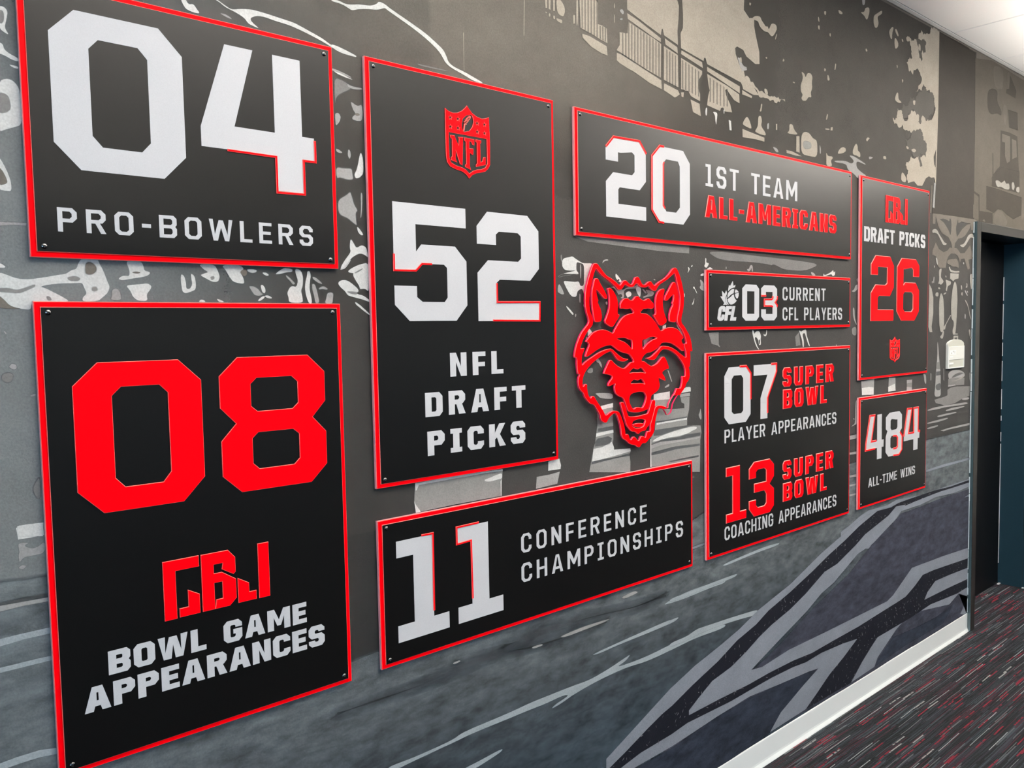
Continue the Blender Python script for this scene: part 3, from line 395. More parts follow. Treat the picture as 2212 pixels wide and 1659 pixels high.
y 0.5 1 1753,1515 1765,1513 1777,1499 1778,1486 1771,1493 1765,1502 1756,1504
G 0.7 1 1716,1481 1728,1489 1740,1489 1741,1476 1731,1474 1719,1476
y 0.5 1 2078,1468 2085,1465 2092,1452 2103,1428 2098,1430 2089,1448
y 0.5 1 2063,1415 2088,1425 2088,1416 2068,1412
M 0.5 0 1772,1378 1822,1383 1823,1340 1824,1301 1824,1277 1821,1265 1826,1254 1827,1245 1899,1241 1900,1232 1895,1224 1899,1202 1898,1170 1720,1193 1728,1222 1739,1261 1745,1273 1756,1324 1757,1368
L 0.7 0 1772,1378 1824,1383 1824,1370 1797,1369 1775,1367
L 0.7 0 1751,1301 1824,1305 1825,1296 1789,1294 1750,1291
a 0.7 0 1758,1314 1790,1315 1825,1316 1824,1305 1789,1304 1757,1305
L 0.8 0 1739,1258 1776,1259 1817,1270 1826,1254 1827,1246 1899,1242 1901,1233 1856,1229 1776,1224 1732,1222
a 1.0 0 1746,1277 1758,1286 1802,1288 1818,1280 1808,1264 1776,1263 1745,1264
a 0.8 0 1731,1222 1776,1223 1839,1224 1895,1228 1897,1220 1839,1220 1775,1217 1729,1214
G 0.8 0 1754,1346 1778,1346 1822,1344 1823,1327 1790,1325 1756,1327
L 0.7 0 2011,1396 2046,1398 2090,1400 2091,1372 2010,1376
M 0.7 0 2010,1378 2092,1375 2091,1365 2067,1349 2039,1356 2010,1360
L 0.7 0 2173,1408 2192,1408 2198,1405 2198,1393 2188,1393 2134,1390 2150,1401
y 0.7 0 2142,1389 2194,1389 2194,1379 2142,1378
M 0.6 0 2144,1378 2192,1377 2189,1337 2179,1310 2178,1286 2250,1279 2255,1256 2248,1232 2245,1127 2205,1132 2202,1166 2194,1169 1994,1174 1993,1260 2016,1287 2020,1323 2028,1350 2100,1344 2164,1342 2163,1356 2149,1361
a 0.7 0 2009,1286 2179,1286 2214,1283 2118,1276 2045,1267 2009,1268
L 1.1 1 1997,1251 2027,1262 2081,1270 2118,1274 2195,1280 2230,1277 2230,1270 2202,1265 2187,1260 2137,1255 2081,1256 2027,1250
a 1.1 0 1996,1244 2045,1253 2137,1253 2167,1257 2250,1256 2250,1246 2156,1244 2081,1242 1996,1229
y 1.1 0 1996,1242 2045,1247 2156,1243 2246,1244 2246,1237 2118,1236 2044,1235 1996,1229
a 0.9 0 1996,1218 2044,1221 2118,1225 2246,1220 2245,1213 2118,1215 2044,1210 1996,1210
a 0.7 0 2080,1181 2155,1183 2239,1183 2239,1177 2155,1177 2095,1177
a 0.5 0 2020,1312 2082,1312 2178,1315 2178,1310 2082,1308 2020,1307
L 0.5 0 2024,1307 2082,1308 2178,1310 2177,1304 2119,1303 2045,1302 2024,1300
y 0.6 1 2250,1337 2255,1318 2256,1303 2252,1295 2238,1313 2246,1323
L 0.4 0 1993,1260 1997,1260 1997,1174 1992,1175
M 0.4 0 1121,1244 1262,1246 1395,1243 1393,1219 1388,1203 1387,1174 1235,1175 1121,1173 1117,1200
L 0.6 0 1121,1243 1237,1246 1395,1243 1395,1238 1338,1240 1287,1239 1237,1239 1165,1238 1132,1238 1125,1226 1122,1226
L 0.6 1 1333,1224 1351,1226 1375,1231 1393,1233 1393,1219 1378,1218 1351,1216 1335,1219
L 0.6 0 1117,1202 1122,1192 1133,1177 1135,1173 1121,1173
L 0.4 0 1387,1213 1391,1217 1389,1174 1387,1174
L 0.5 0 1559,1243 1601,1246 1607,1227 1605,1217 1590,1217 1558,1218
y 0.7 0 1515,1207 1562,1207 1602,1210 1592,1178 1511,1175
G 2.1 1 2288,1842 2381,1846 2508,1842 2848,1837 3023,1829 2905,1798 2765,1799 2658,1815 2532,1818 2418,1816 2345,1821
F 1.8 1 2674,1813 2695,1816 2781,1794 2792,1785 2674,1787
y 0.7 1 2518,1793 2532,1794 2540,1808 2555,1808 2557,1786 2550,1786 2547,1800 2542,1789 2527,1785
y 0.7 1 2949,1798 2975,1794 2987,1784 2958,1785
L 0.5 1 3042,1784 3048,1796 3054,1787 3104,1801 3122,1811 3126,1799 3138,1808 3135,1790 3116,1786 3110,1795 3060,1785
y 0.4 1 2394,1797 2398,1797 2398,1789 2394,1789
L 0.4 1 2550,1585 2562,1583 2567,1569 2575,1580 2597,1581 2608,1563 2605,1552 2608,1532 2595,1530 2590,1550 2575,1561 2567,1556 2582,1530 2600,1512 2582,1522 2567,1542 2556,1567
F 0.4 1 2592,1549 2600,1552 2602,1535 2596,1534
L 0.5 1 2625,1571 2633,1565 2641,1571 2642,1584 2648,1582 2646,1568 2638,1560 2625,1564
L 0.5 1 2866,1580 2881,1573 2895,1579 2918,1583 2921,1560 2936,1536 2947,1516 2936,1521 2919,1548 2907,1570 2889,1564 2901,1540 2901,1516 2893,1516 2887,1546 2872,1567
G 2.1 0 2295,1579 2353,1581 2353,1541 2362,1529 2344,1536 2312,1542
G 2.4 0 2838,1556 2866,1573 2878,1523 2844,1520
y 0.8 1 3270,1730 3294,1737 3307,1756 3331,1760 3331,1744 3301,1727
y 0.5 1 3314,1779 3327,1787 3331,1763 3321,1770
y 0.8 1 3285,1666 3299,1663 3303,1621 3324,1592 3310,1599 3289,1625
G 2.1 1 3276,1583 3317,1589 3318,1550 3283,1554
y 0.5 0 3149,1519 3153,1519 3155,1512 3149,1512
S 0.4 0 1573,2465 1581,2466 1581,2443 1575,2442
S 0.4 0 1586,2468 1594,2470 1593,2441 1586,2442
S 0.4 0 1603,2472 1610,2474 1609,2442 1603,2441
S 0.4 1 1615,2475 1629,2478 1645,2464 1648,2451 1642,2435 1628,2435 1617,2441
S 0.4 1 1572,2432 1580,2432 1578,2428
S 0.4 1 1587,2432 1593,2431 1591,2422 1586,2424
S 0.4 1 1603,2430 1610,2429 1609,2420 1603,2421
S 0.4 1 1614,2425 1624,2425 1637,2425 1636,2416 1627,2416 1616,2419
S 0.4 1 1693,2494 1698,2495 1698,2458 1695,2422 1691,2424 1691,2464
S 0.7 0 1679,2448 1686,2449 1685,2427 1679,2424
S 0.7 0 1704,2496 1765,2511 1779,2504 1778,2446 1797,2446 1814,2442 1817,2402 1792,2405 1759,2412 1707,2420 1706,2454
S 0.7 0 1714,2406 1743,2406 1813,2393 1817,2368 1791,2369 1750,2378 1714,2396
S 0.7 0 1869,2444 1904,2448 1907,2482 1950,2473 2024,2459 2059,2450 2055,2350 1994,2361 1930,2375 1890,2384 1855,2391 1869,2408
S 0.7 0 1856,2384 1873,2383 1948,2367 2058,2343 2060,2317 2003,2325 1934,2344 1903,2349 1868,2357 1855,2363
S 0.9 0 1903,2545 2137,2601 2147,2583 2144,2540 2139,2506 2141,2464 2072,2479 2067,2496 2062,2495 2057,2476 1987,2493 1903,2515
S 0.9 0 1903,2505 1950,2496 2057,2467 2057,2455 2019,2462 1905,2489
S 1.0 0 2162,2607 2504,2690 2501,2654 2534,2635 2564,2642 2564,2615 2571,2593 2596,2535 2597,2495 2571,2490 2516,2505 2498,2522 2462,2526 2450,2519 2453,2500 2474,2471 2501,2456 2510,2431 2528,2421 2558,2414 2593,2389 2558,2385 2497,2393 2491,2405 2483,2413 2292,2436 2284,2453 2276,2453 2273,2442 2156,2458 2154,2503 2166,2521 2167,2560
S 1.0 0 2076,2471 2138,2457 2140,2438 2079,2453
S 0.7 0 2071,2447 2140,2434 2142,2337 2070,2347
S 0.7 0 2071,2337 2139,2328 2149,2317 2134,2308 2124,2303 2070,2316
S 1.0 0 2158,2452 2265,2437 2270,2419 2156,2440
S 0.8 0 2156,2429 2265,2410 2265,2399 2246,2377 2243,2355 2254,2335 2254,2313 2206,2321 2191,2335 2178,2333 2165,2335 2155,2333
S 0.8 0 2155,2324 2170,2327 2167,2311 2157,2312
S 0.8 0 2292,2428 2477,2399 2477,2376 2292,2414
S 0.8 0 2292,2406 2409,2387 2474,2372 2476,2343 2444,2348 2415,2366 2398,2377 2392,2371 2398,2356 2421,2331 2432,2306 2392,2303 2380,2314 2369,2311 2363,2300 2330,2303 2291,2307 2297,2336 2305,2356 2297,2380
S 0.8 0 2203,2311 2251,2305 2258,2267 2216,2274
S 0.5 0 2491,2390 2552,2379 2546,2373 2491,2375
L 0.5 1 2285,2299 2292,2299 2291,2278 2285,2272 2281,2283
L 0.5 1 2321,2292 2349,2293 2345,2270 2341,2250 2336,2266 2335,2282
L 0.5 0 2412,2279 2425,2278 2429,2247 2417,2247
L 0.5 0 2383,2308 2389,2308 2386,2294 2383,2296
S 0.5 1 1847,2520 1850,2518 1849,2504 1845,2506
S 0.5 1 1846,2489 1849,2487 1848,2462 1845,2467
y 0.9 1 1868,2505 1883,2512 1890,2502 1883,2495
y 0.9 1 1870,2482 1883,2486 1883,2481 1872,2478
y 1.1 1 2462,2492 2480,2492 2492,2474 2516,2466 2504,2460 2480,2459 2474,2474
s 0.7 0 1880,2444 1885,2445 1885,2383 1879,2384
s 0.7 0 1893,2447 1899,2448 1898,2381 1892,2382
s 0.7 0 1907,2481 1912,2480 1911,2378 1906,2379
s 0.7 0 1920,2478 1926,2477 1924,2376 1919,2377
s 0.7 0 1934,2476 1939,2474 1938,2373 1932,2374
s 0.7 0 1947,2473 1953,2471 1951,2370 1946,2372
s 0.7 0 1961,2470 1966,2468 1965,2368 1960,2369
s 0.7 0 1975,2467 1980,2465 1979,2365 1973,2366
s 0.7 0 1989,2464 1994,2463 1993,2363 1987,2364
s 0.7 0 2002,2461 2008,2459 2007,2360 2001,2361
s 0.7 0 2017,2458 2022,2456 2021,2357 2015,2358
s 0.7 0 2031,2455 2036,2453 2035,2354 2030,2355
s 0.7 0 2045,2451 2051,2450 2050,2351 2044,2353
s 0.7 0 2083,2440 2089,2439 2088,2344 2082,2345
s 0.7 0 2097,2437 2103,2436 2102,2341 2096,2343
s 0.7 0 2111,2434 2117,2433 2116,2339 2110,2340
s 0.8 0 2125,2431 2131,2430 2130,2336 2124,2337
s 0.8 0 2161,2424 2167,2423 2166,2336 2160,2337
s 0.8 0 2177,2421 2183,2419 2182,2334 2176,2335
s 0.8 0 2193,2417 2199,2416 2199,2332 2193,2333
s 0.8 0 2210,2413 2216,2412 2216,2330 2209,2331
s 0.8 0 2227,2410 2233,2408 2232,2328 2226,2329
s 0.8 0 2243,2406 2250,2404 2249,2326 2243,2327
s 0.8 0 2305,2396 2312,2395 2312,2321 2305,2321
s 0.8 0 2324,2393 2331,2391 2330,2320 2324,2320
s 0.8 0 2343,2389 2350,2388 2349,2318 2343,2319
s 0.8 0 2362,2386 2369,2385 2368,2317 2362,2318
s 0.8 0 2381,2383 2388,2381 2388,2319 2381,2318
s 0.8 0 2401,2379 2407,2378 2407,2322 2400,2321
s 0.7 0 1712,2498 1717,2499 1716,2420 1711,2420
s 0.7 0 1724,2501 1729,2502 1728,2417 1723,2418
s 0.7 0 1736,2504 1741,2505 1740,2415 1735,2416
s 0.7 0 1749,2507 1753,2508 1752,2413 1747,2414
s 0.7 0 1761,2510 1766,2511 1764,2411 1759,2412
s 0.7 0 1773,2513 1778,2514 1776,2409 1771,2410
s 0.7 0 1784,2442 1789,2443 1789,2407 1784,2408
s 0.7 0 1795,2444 1800,2446 1800,2406 1795,2406
s 0.7 0 1806,2447 1811,2448 1810,2404 1805,2405
S 0.6 1 2534,2687 2546,2686 2540,2676 2534,2678
S 0.9 1 2551,2640 2575,2652 2602,2655 2609,2645 2623,2637 2637,2629 2648,2634 2655,2622 2673,2650 2702,2651 2709,2638 2695,2619 2680,2605 2666,2605 2652,2614 2630,2611 2609,2616 2595,2624 2588,2637 2561,2635
S 0.6 1 2702,2617 2710,2622 2702,2602 2694,2596
y 1.2 0 2493,2470 2517,2470 2520,2460 2487,2450
S 0.6 1 2474,2491 2487,2498 2490,2480 2480,2478
S 0.9 2 2596,2403 2645,2408 2674,2401 2718,2405 2762,2404 2763,2396 2725,2388 2674,2386 2631,2386 2589,2390 2527,2410 2507,2432 2534,2437 2568,2417
S 0.9 1 2625,2419 2645,2419 2652,2401 2631,2401
S 0.9 0 2493,2382 2551,2376 2547,2372 2493,2376
S 0.7 1 2874,2523 2897,2519 2905,2505 2917,2525 2942,2529 2956,2518 2950,2496 2954,2477 2942,2458 2949,2441 2926,2440 2910,2423 2886,2419 2874,2427 2886,2441 2872,2450 2870,2474 2882,2492 2886,2505
S 0.6 1 2490,2278 2517,2308 2534,2299 2549,2272 2540,2269 2507,2273
S 0.6 1 2575,2272 2587,2285 2589,2319 2606,2322 2613,2307 2606,2287 2635,2269 2637,2258 2596,2259 2568,2263
S 0.9 0 2492,2262 2534,2258 2628,2251 2628,2237 2575,2238 2493,2234
S 0.6 1 2606,2363 2615,2365 2611,2345 2608,2337 2596,2335 2603,2347
S 0.6 0 2702,2309 2711,2310 2711,2289 2702,2288
y 0.9 1 2645,2301 2658,2307 2656,2283 2645,2282
S 0.7 1 2792,2322 2816,2324 2824,2307 2856,2292 2793,2287 2778,2289 2793,2299
S 1.0 1 2886,2304 2907,2311 2935,2309 2960,2294 2993,2290 2994,2228 2936,2225 2876,2226 2875,2286
M 2.0 1 2891,2276 2944,2279 2952,2256 2904,2246 2887,2256
S 1.0 0 2841,2286 2863,2289 2865,2229 2840,2230
y 1.0 1 3010,2280 3020,2265 3019,2244 3012,2243
y 1.0 1 2678,2228 2711,2225 2722,2213 2704,2210
S 1.0 0 2772,2227 2809,2228 2880,2218 2840,2215 2775,2217
S 0.7 1 3048,2343 3086,2348 3084,2342 3056,2339
S 0.7 0 3095,2354 3110,2357 3109,2344 3093,2342
S 0.7 1 3064,2400 3073,2399 3067,2380 3057,2375
S 0.7 1 3060,2257 3074,2242 3109,2246 3112,2238 3096,2228 3110,2208 3062,2203 3062,2232
y 0.7 1 3123,2231 3212,2242 3268,2235 3286,2250 3239,2267 3286,2268 3387,2249 3382,2245 3305,2253 3306,2226 3344,2213 3403,2201 3325,2180 3287,2198 3231,2209 3222,2230 3131,2226
S 0.7 1 3171,2284 3193,2293 3216,2290 3216,2277 3185,2266 3149,2260 3158,2274
S 0.7 1 3272,2288 3290,2312 3304,2321 3315,2311 3316,2294 3338,2288 3338,2268 3305,2273 3276,2273
S 0.7 1 3385,2347 3400,2359 3421,2357 3405,2348 3395,2339
S 0.8 1 3542,2300 3568,2303 3572,2289 3543,2288
y 0.7 1 3411,2283 3451,2284 3441,2278 3416,2270
S 0.7 1 3066,2546 3075,2546 3086,2529 3067,2524
S 0.7 1 3126,2600 3135,2600 3129,2577 3120,2573
S 0.7 1 3042,2567 3056,2565 3049,2554 3042,2556
S 0.7 1 2993,2745 3001,2744 3004,2727 2995,2729
S 0.7 1 2993,2712 3005,2716 3006,2699 2996,2700
S 0.7 1 3038,2775 3055,2779 3051,2762 3040,2764
S 0.7 1 3146,2807 3181,2805 3181,2796 3155,2792
S 0.7 1 3080,2703 3090,2705 3089,2692 3082,2693
S 0.6 1 2753,2547 2759,2536 2743,2532
S 0.6 1 2634,2527 2645,2528 2643,2521 2636,2522
S 0.7 1 2815,2476 2832,2476 2827,2471 2815,2472
S 0.7 1 3328,2839 3361,2847 3370,2866 3404,2876 3407,2857 3386,2818 3361,2833
S 0.7 1 3444,2852 3474,2868 3519,2892 3519,2876 3474,2855 3490,2832 3475,2810 3455,2806 3442,2825
y 1.1 1 3341,2894 3370,2901 3365,2876 3346,2869
S 0.8 1 3582,2820 3613,2846 3629,2845 3614,2818 3615,2793 3599,2794
S 0.8 1 3641,2810 3674,2794 3674,2775 3645,2758 3636,2786
S 0.8 1 3640,2842 3656,2846 3678,2823 3668,2816 3646,2830
S 0.8 1 3706,2817 3722,2814 3723,2805 3709,2805
S 0.7 1 3374,2705 3383,2709 3393,2700 3379,2695
S 1.2 2 3750,2829 3789,2837 3806,2826 3834,2842 3863,2838 3879,2876 3902,2895 3926,2881 3998,2901 4009,2931 4093,2929 4099,2672 4100,2469 4089,2244 3784,2213 3772,2245 3788,2267 3759,2287 3804,2317 3815,2333 3884,2356 3920,2341 3968,2346 3978,2403 3929,2416 3928,2455 3904,2462 3869,2437 3812,2434 3755,2436 3677,2443 3628,2471 3666,2475 3675,2518 3719,2516 3731,2485 3798,2514 3820,2532 3867,2534 3902,2520 3903,2496 3938,2526 3986,2523 4023,2519 4047,2543 4058,2594 4044,2632 4007,2641 3958,2647 3963,2658 3922,2651 3887,2635 3852,2619 3886,2654 3909,2668 3896,2710 3861,2718 3781,2693 3758,2726 3774,2744 3814,2756 3802,2773 3801,2802 3789,2818
T 0.8 2 3857,2852 3915,2859 3957,2853 3953,2808 3917,2811 3912,2761 3888,2771 3881,2813 3864,2824
S 0.8 1 3875,2831 3898,2831 3899,2802 3882,2804
T 0.8 2 3812,2424 3892,2460 3941,2418 3978,2408 3967,2351 3907,2359 3921,2296 3890,2342 3826,2349 3768,2361 3756,2398
S 0.8 1 3814,2362 3848,2371 3869,2364 3849,2352 3826,2354
S 0.8 1 3762,2372 3791,2368 3785,2358 3766,2360
T 0.8 2 3890,2352 3914,2345 3933,2303 3909,2300
S 0.8 1 3716,2244 3732,2256 3772,2231 3761,2211 3716,2216
T 0.8 2 3848,2580 3911,2629 4007,2641 4050,2633 4064,2590 4035,2541 3986,2518 3938,2531 3915,2493 3885,2493 3890,2523 3820,2537 3753,2488 3708,2519 3730,2546
S 0.8 1 3663,2582 3679,2585 3680,2557 3718,2549 3686,2541 3642,2548
S 0.8 1 3825,2576 3853,2581 3848,2558 3831,2558
S 0.8 1 3710,2647 3729,2648 3722,2630
S 0.8 1 3658,2698 3671,2696 3666,2681
E 1.2 0 4093,2932 4460,2932 4489,2274 4089,2234 4088,2264 4095,2872
d 3.5 0 4092,2929 4536,2923 4556,2301 4556,2082 4048,2099 4083,2297 4102,2657
S 1.7 0 4087,2932 4100,2932 4100,2573 4086,2234 4075,2233 4089,2572
y 3.5 0 4064,2244 4085,2244 4074,2127 4053,2129
O 1.7 0 4034,2229 4049,2230 4038,2103 4023,2101
N 0.8 0 4538,2899 4767,2932 4792,2932 5252,2918 5303,2099 4620,2107 4551,2117 4552,2240 4549,2590
n 3.4 1 4708,2769 4779,2796 4853,2793 4841,2739 4918,2698 4904,2675 4844,2681 4771,2660 4713,2676
O 1.3 1 4780,2916 4928,2924 4933,2839 4912,2809 4823,2799 4791,2835
O 1.3 1 4983,2918 5029,2921 5018,2838 4995,2829
n 1.8 0 5030,2905 5079,2876 5130,2841 5116,2801 4974,2804 4980,2826 5019,2833
O 1.3 1 4932,2727 4954,2747 4993,2737 4996,2678 4971,2626 4942,2670
n 3.6 0 5009,2723 5153,2729 5166,2637 5030,2634
n 0.9 0 4905,2600 5031,2607 5160,2603 5185,2462 5207,2380 5125,2371 4890,2374 4804,2306 4787,2341 4859,2392 4903,2413
O 1.3 0 4927,2587 5048,2588 5056,2458 5009,2441 4976,2475 4972,2545 4929,2545
O 1.4 0 5073,2580 5145,2579 5159,2492 5087,2472
n 0.9 0 4793,2469 4804,2470 4814,2339 4799,2343
n 1.7 0 4801,2359 4934,2411 5204,2419 5211,2302 4790,2299
l 0.9 1 4840,2334 4892,2339 4923,2329 4953,2337 4976,2350 5000,2331 5047,2341 5057,2306 4986,2302 4924,2310 4879,2303 4856,2311
l 0.9 1 5086,2348 5118,2354 5136,2328 5113,2306 5088,2318
l 0.9 1 5160,2330 5209,2338 5211,2304 5158,2305
n 3.4 0 4717,2292 4834,2293 5246,2282 5252,2186 5122,2154 5025,2169 4946,2190 4885,2190 4826,2164 4723,2177
O 1.7 1 4814,2110 4827,2154 4885,2190 4946,2185 5018,2152 5036,2109 4904,2105
n 1.3 0 4625,2159 4811,2163 4814,2105 4627,2107
O 1.4 1 5243,2197 5263,2278 5290,2303 5298,2190 5263,2150
O 1.3 1 4669,2110 4690,2125 4719,2109
n 0.8 0 4549,2252 4624,2239 4630,2107 4619,2107 4613,2228 4549,2242
O 0.8 0 4544,2183 4554,2184 4557,2118 4547,2117
Q 0.5 0 4053,2102 4156,2105 4299,2108 4556,2112 4556,2056 4522,2056 4516,2087 4468,2087 4400,2089 4358,2079 4349,2095 4330,2048 4344,2011 4401,2050 4468,2079 4516,2086 4504,2063 4445,2023 4403,2009 4361,2004 4321,1980 4314,1957 4347,1956 4389,1935 4440,1938 4512,1981 4554,1916 4493,1907 4513,1865 4487,1857 4441,1911 4399,1906 4387,1890 4356,1921 4323,1929 4274,1928 4242,1912 4227,1896 4212,1857 4134,1855 4106,1872 4101,1906 4056,1913 4059,1932 4092,1971 4131,1942 4186,1930 4233,1941 4257,1956 4285,1956 4272,1981 4239,2004 4159,2018 4119,2047 4095,2082 4087,2088 4085,2055 4055,2055
F 0.5 1 4134,2082 4180,2087 4228,2083 4248,2078 4251,2096 4268,2089 4275,2058 4264,2009 4246,2033 4213,2053 4181,2070 4149,2077
F 0.5 1 4330,2061 4350,2088 4354,2076 4417,2088 4472,2086 4434,2073 4384,2052 4344,2009 4331,2036
l 0.5 1 4050,2025 4082,2034 4109,2029 4128,2013 4168,1991 4192,1976 4224,1973 4212,1965 4177,1963 4153,1981 4113,2012 4082,2015 4054,2012
l 0.5 1 4379,1975 4421,1979 4455,1998 4479,2025 4522,2040 4556,2034 4556,2013 4541,2019 4514,2019 4489,2003 4456,1978 4426,1965 4396,1967
Q 0.5 1 4227,1883 4235,1896 4275,1901 4308,1903 4340,1907 4366,1892 4374,1860 4342,1868 4301,1865 4268,1872 4236,1877
l 0.5 1 4248,1862 4260,1865 4273,1850 4326,1845 4380,1849 4381,1839 4277,1837 4257,1849
l 0.5 0 4269,1834 4372,1835 4369,1811 4328,1806 4304,1796 4266,1808
l 0.5 1 4131,1845 4165,1854 4162,1840 4155,1811 4183,1799 4191,1790 4160,1775 4145,1780 4125,1779 4140,1798
l 0.5 1 4210,1803 4239,1798 4279,1795 4276,1779 4240,1772 4229,1743 4216,1753 4227,1775
l 0.5 1 4096,1732 4111,1741 4134,1738 4131,1720 4100,1721
l 0.5 1 4185,1731 4209,1741 4229,1740 4205,1730
l 0.7 0 4026,1777 4053,1756 4074,1716 4076,1641 4059,1579 4068,1554 4038,1554 4022,1579
l 0.8 1 4141,1707 4161,1742 4190,1717 4200,1657 4203,1590 4196,1552 4161,1552 4145,1591 4140,1647
l 0.8 1 4324,1800 4350,1778 4363,1709 4358,1667 4356,1621 4346,1559 4339,1536 4310,1537 4305,1560 4320,1579 4320,1602 4290,1615 4285,1657 4283,1692 4297,1760
l 0.5 0 4222,1590 4277,1634 4286,1631 4230,1590 4215,1564 4192,1564 4199,1577
l 0.5 1 4454,1712 4494,1691 4537,1620 4542,1607 4523,1621 4504,1664 4486,1684 4459,1701
l 0.8 1 4518,1838 4556,1838 4556,1793 4551,1789 4552,1772 4535,1758 4525,1781 4515,1808
y 0.5 1 4425,1893 4438,1892 4436,1882 4427,1883
l 0.5 1 4400,1782 4417,1776 4418,1756 4405,1759
l 0.5 1 4472,1794 4485,1787 4484,1767 4460,1770 4475,1777
l 0.5 1 4410,1744 4424,1746 4425,1727 4408,1731
y 0.5 1 4448,1753 4461,1757 4492,1731 4484,1727
y 0.5 1 4476,1754 4491,1752 4496,1738
l 0.5 1 4076,1865 4088,1862 4084,1851 4078,1854
l 0.5 1 4210,1822 4222,1819 4221,1810 4211,1814
y 0.8 1 4074,1812 4083,1811 4079,1781 4071,1784
y 0.5 1 4056,1793 4064,1790 4060,1779 4054,1782
l 0.5 1 4126,1762 4141,1765 4157,1755 4130,1754
y 0.5 1 4094,1903 4113,1897 4122,1863 4102,1878
y 0.8 1 4457,1641 4470,1634 4467,1611 4456,1617
l 0.5 1 4192,1558 4206,1555 4192,1520 4166,1522 4157,1533 4177,1539
l 0.5 0 4318,1543 4372,1542 4372,1537 4318,1538
l 0.5 0 4321,1532 4377,1532 4377,1513 4365,1513 4360,1524 4335,1522 4331,1512 4316,1512
l 0.5 1 4509,1560 4535,1560 4532,1523 4550,1516 4556,1546 4556,1574 4548,1577 4556,1575 4556,1511 4542,1509 4523,1530
y 0.5 1 4128,1515 4138,1486 4145,1448 4154,1416 4172,1351 4174,1277 4176,1245 4098,1247 4111,1303 4116,1379 4130,1435
G 0.5 0 4120,1410 4156,1412 4163,1377 4118,1379
a 0.8 0 4119,1366 4171,1367 4172,1348 4117,1347
a 0.8 1 4113,1303 4173,1312 4174,1277 4139,1276 4116,1284
y 0.5 0 4055,1363 4062,1359 4062,1328 4056,1328
G 0.5 0 4203,1378 4211,1378 4215,1316 4205,1323
y 0.5 1 3969,1364 3999,1361 4006,1334 4005,1311 3985,1326 3981,1348
y 0.8 1 4260,1350 4296,1363 4371,1364 4431,1356 4466,1343 4471,1326 4415,1316 4348,1309 4290,1309 4265,1330
a 0.8 1 4330,1340 4397,1350 4466,1343 4431,1340 4364,1331 4298,1325
G 0.8 0 4261,1324 4347,1326 4467,1320 4464,1284 4357,1287 4262,1286
y 0.8 0 4262,1293 4349,1293 4357,1287 4291,1286 4262,1286
l 0.8 1 4286,1311 4381,1314 4432,1328 4466,1326 4424,1315 4348,1308
G 1.0 0 4255,1272 4291,1280 4366,1282 4539,1273 4537,1224 4437,1214 4352,1200 4229,1196 4118,1217 4102,1234 4228,1241 4256,1246
y 0.8 1 4428,1214 4480,1219 4533,1217 4533,1207 4472,1206
G 0.8 1 4523,1340 4549,1346 4547,1288 4533,1306
y 0.8 1 4027,1193 4111,1198 4229,1197 4352,1196 4489,1195 4525,1187 4472,1184 4353,1186 4230,1189 4150,1186 4027,1186
y 0.8 1 4234,1174 4311,1180 4473,1178 4473,1172 4354,1168 4246,1168
y 0.8 1 4136,1155 4231,1157 4371,1156 4371,1150 4272,1148 4144,1146
y 0.8 1 4022,1131 4113,1134 4264,1137 4264,1129 4152,1124 4029,1125
y 0.8 1 4022,1107 4083,1110 4153,1110 4145,1102 4030,1099
y 0.8 0 4178,1080 4274,1084 4408,1085 4556,1085 4556,1074 4408,1075 4274,1076 4218,1073
y 1.1 0 3361,1362 3479,1365 3475,1299 3369,1304
L 1.5 0 3367,1334 3428,1335 3474,1330 3475,1299 3369,1304
y 1.2 0 3616,1363 3682,1361 3685,1303 3612,1303
L 1.6 0 3611,1324 3677,1335 3685,1303 3612,1303
y 1.2 0 3797,1344 3853,1343 3852,1295 3796,1297
G 1.6 0 3798,1328 3854,1330 3852,1308 3796,1314
y 1.5 1 3311,1278 3330,1293 3334,1189 3293,1183 3279,1180 3288,1186 3312,1191
y 1.1 1 3291,1215 3307,1212 3303,1206
y 1.5 0 3265,1145 3328,1145 3328,1129 3266,1128
y 1.1 0 3266,1076 3326,1074 3326,1064 3267,1067
y 1.1 0 3268,981 3328,980 3328,969 3268,972
y 1.1 0 3269,943 3328,941 3329,934 3269,935
y 1.1 0 3269,903 3329,901 3329,894 3269,894
P 1.3 0 4019,910 4220,912 4556,907 4556,895 4220,898 4019,899
P 1.1 0 3196,761 3271,775 3359,798 3439,811 3618,805 3707,816 4016,796 4224,799 4556,797 4556,756 4363,751 4132,763 3968,753 3754,756 3675,731 3567,690 3504,672 3442,645 3197,692
K 0.7 0 3197,705 3272,733 3359,760 3439,778 3543,792 3652,790 3730,798 3893,799 4157,797 4306,790 4556,791 4556,778 4362,780 4198,783 4093,782 3894,778 3730,772 3663,771 3566,739 3461,714 3341,678 3312,670 3197,692
C 0.8 0 3754,746 3968,745 4159,748 4556,744 4556,421 3453,633 3514,665 3676,716
P 1.4 0 4487,708 4556,718 4556,703 4524,708
C 0.9 0 2575,380 2721,415 2970,496 3260,571 3525,679 3754,737 3802,743 4556,685 4556,80 4170,80 3820,102 3364,92 2637,112 2344,93 1858,157 1858,205 2087,270
P 1.2 0 2081,452 2214,490 2346,517 2467,545 2595,586 2808,631 3040,704 3324,774 3421,791 3537,799 3801,779 3706,730 3481,660 3340,640 3142,564 3042,542 2934,499 2679,421 2545,378 2616,369 2798,382 3094,378 3622,375 3683,389 3876,473 4232,458 4556,438 4556,83 4462,113 4556,167 4556,183 4437,224 4319,196 3916,254 3816,249 3719,223 3536,145 3507,112 3294,106 3097,114 2669,107 2744,159 2913,215 3021,246 2948,254 2765,266 2535,284 2336,276 2087,260 1775,257 1776,333
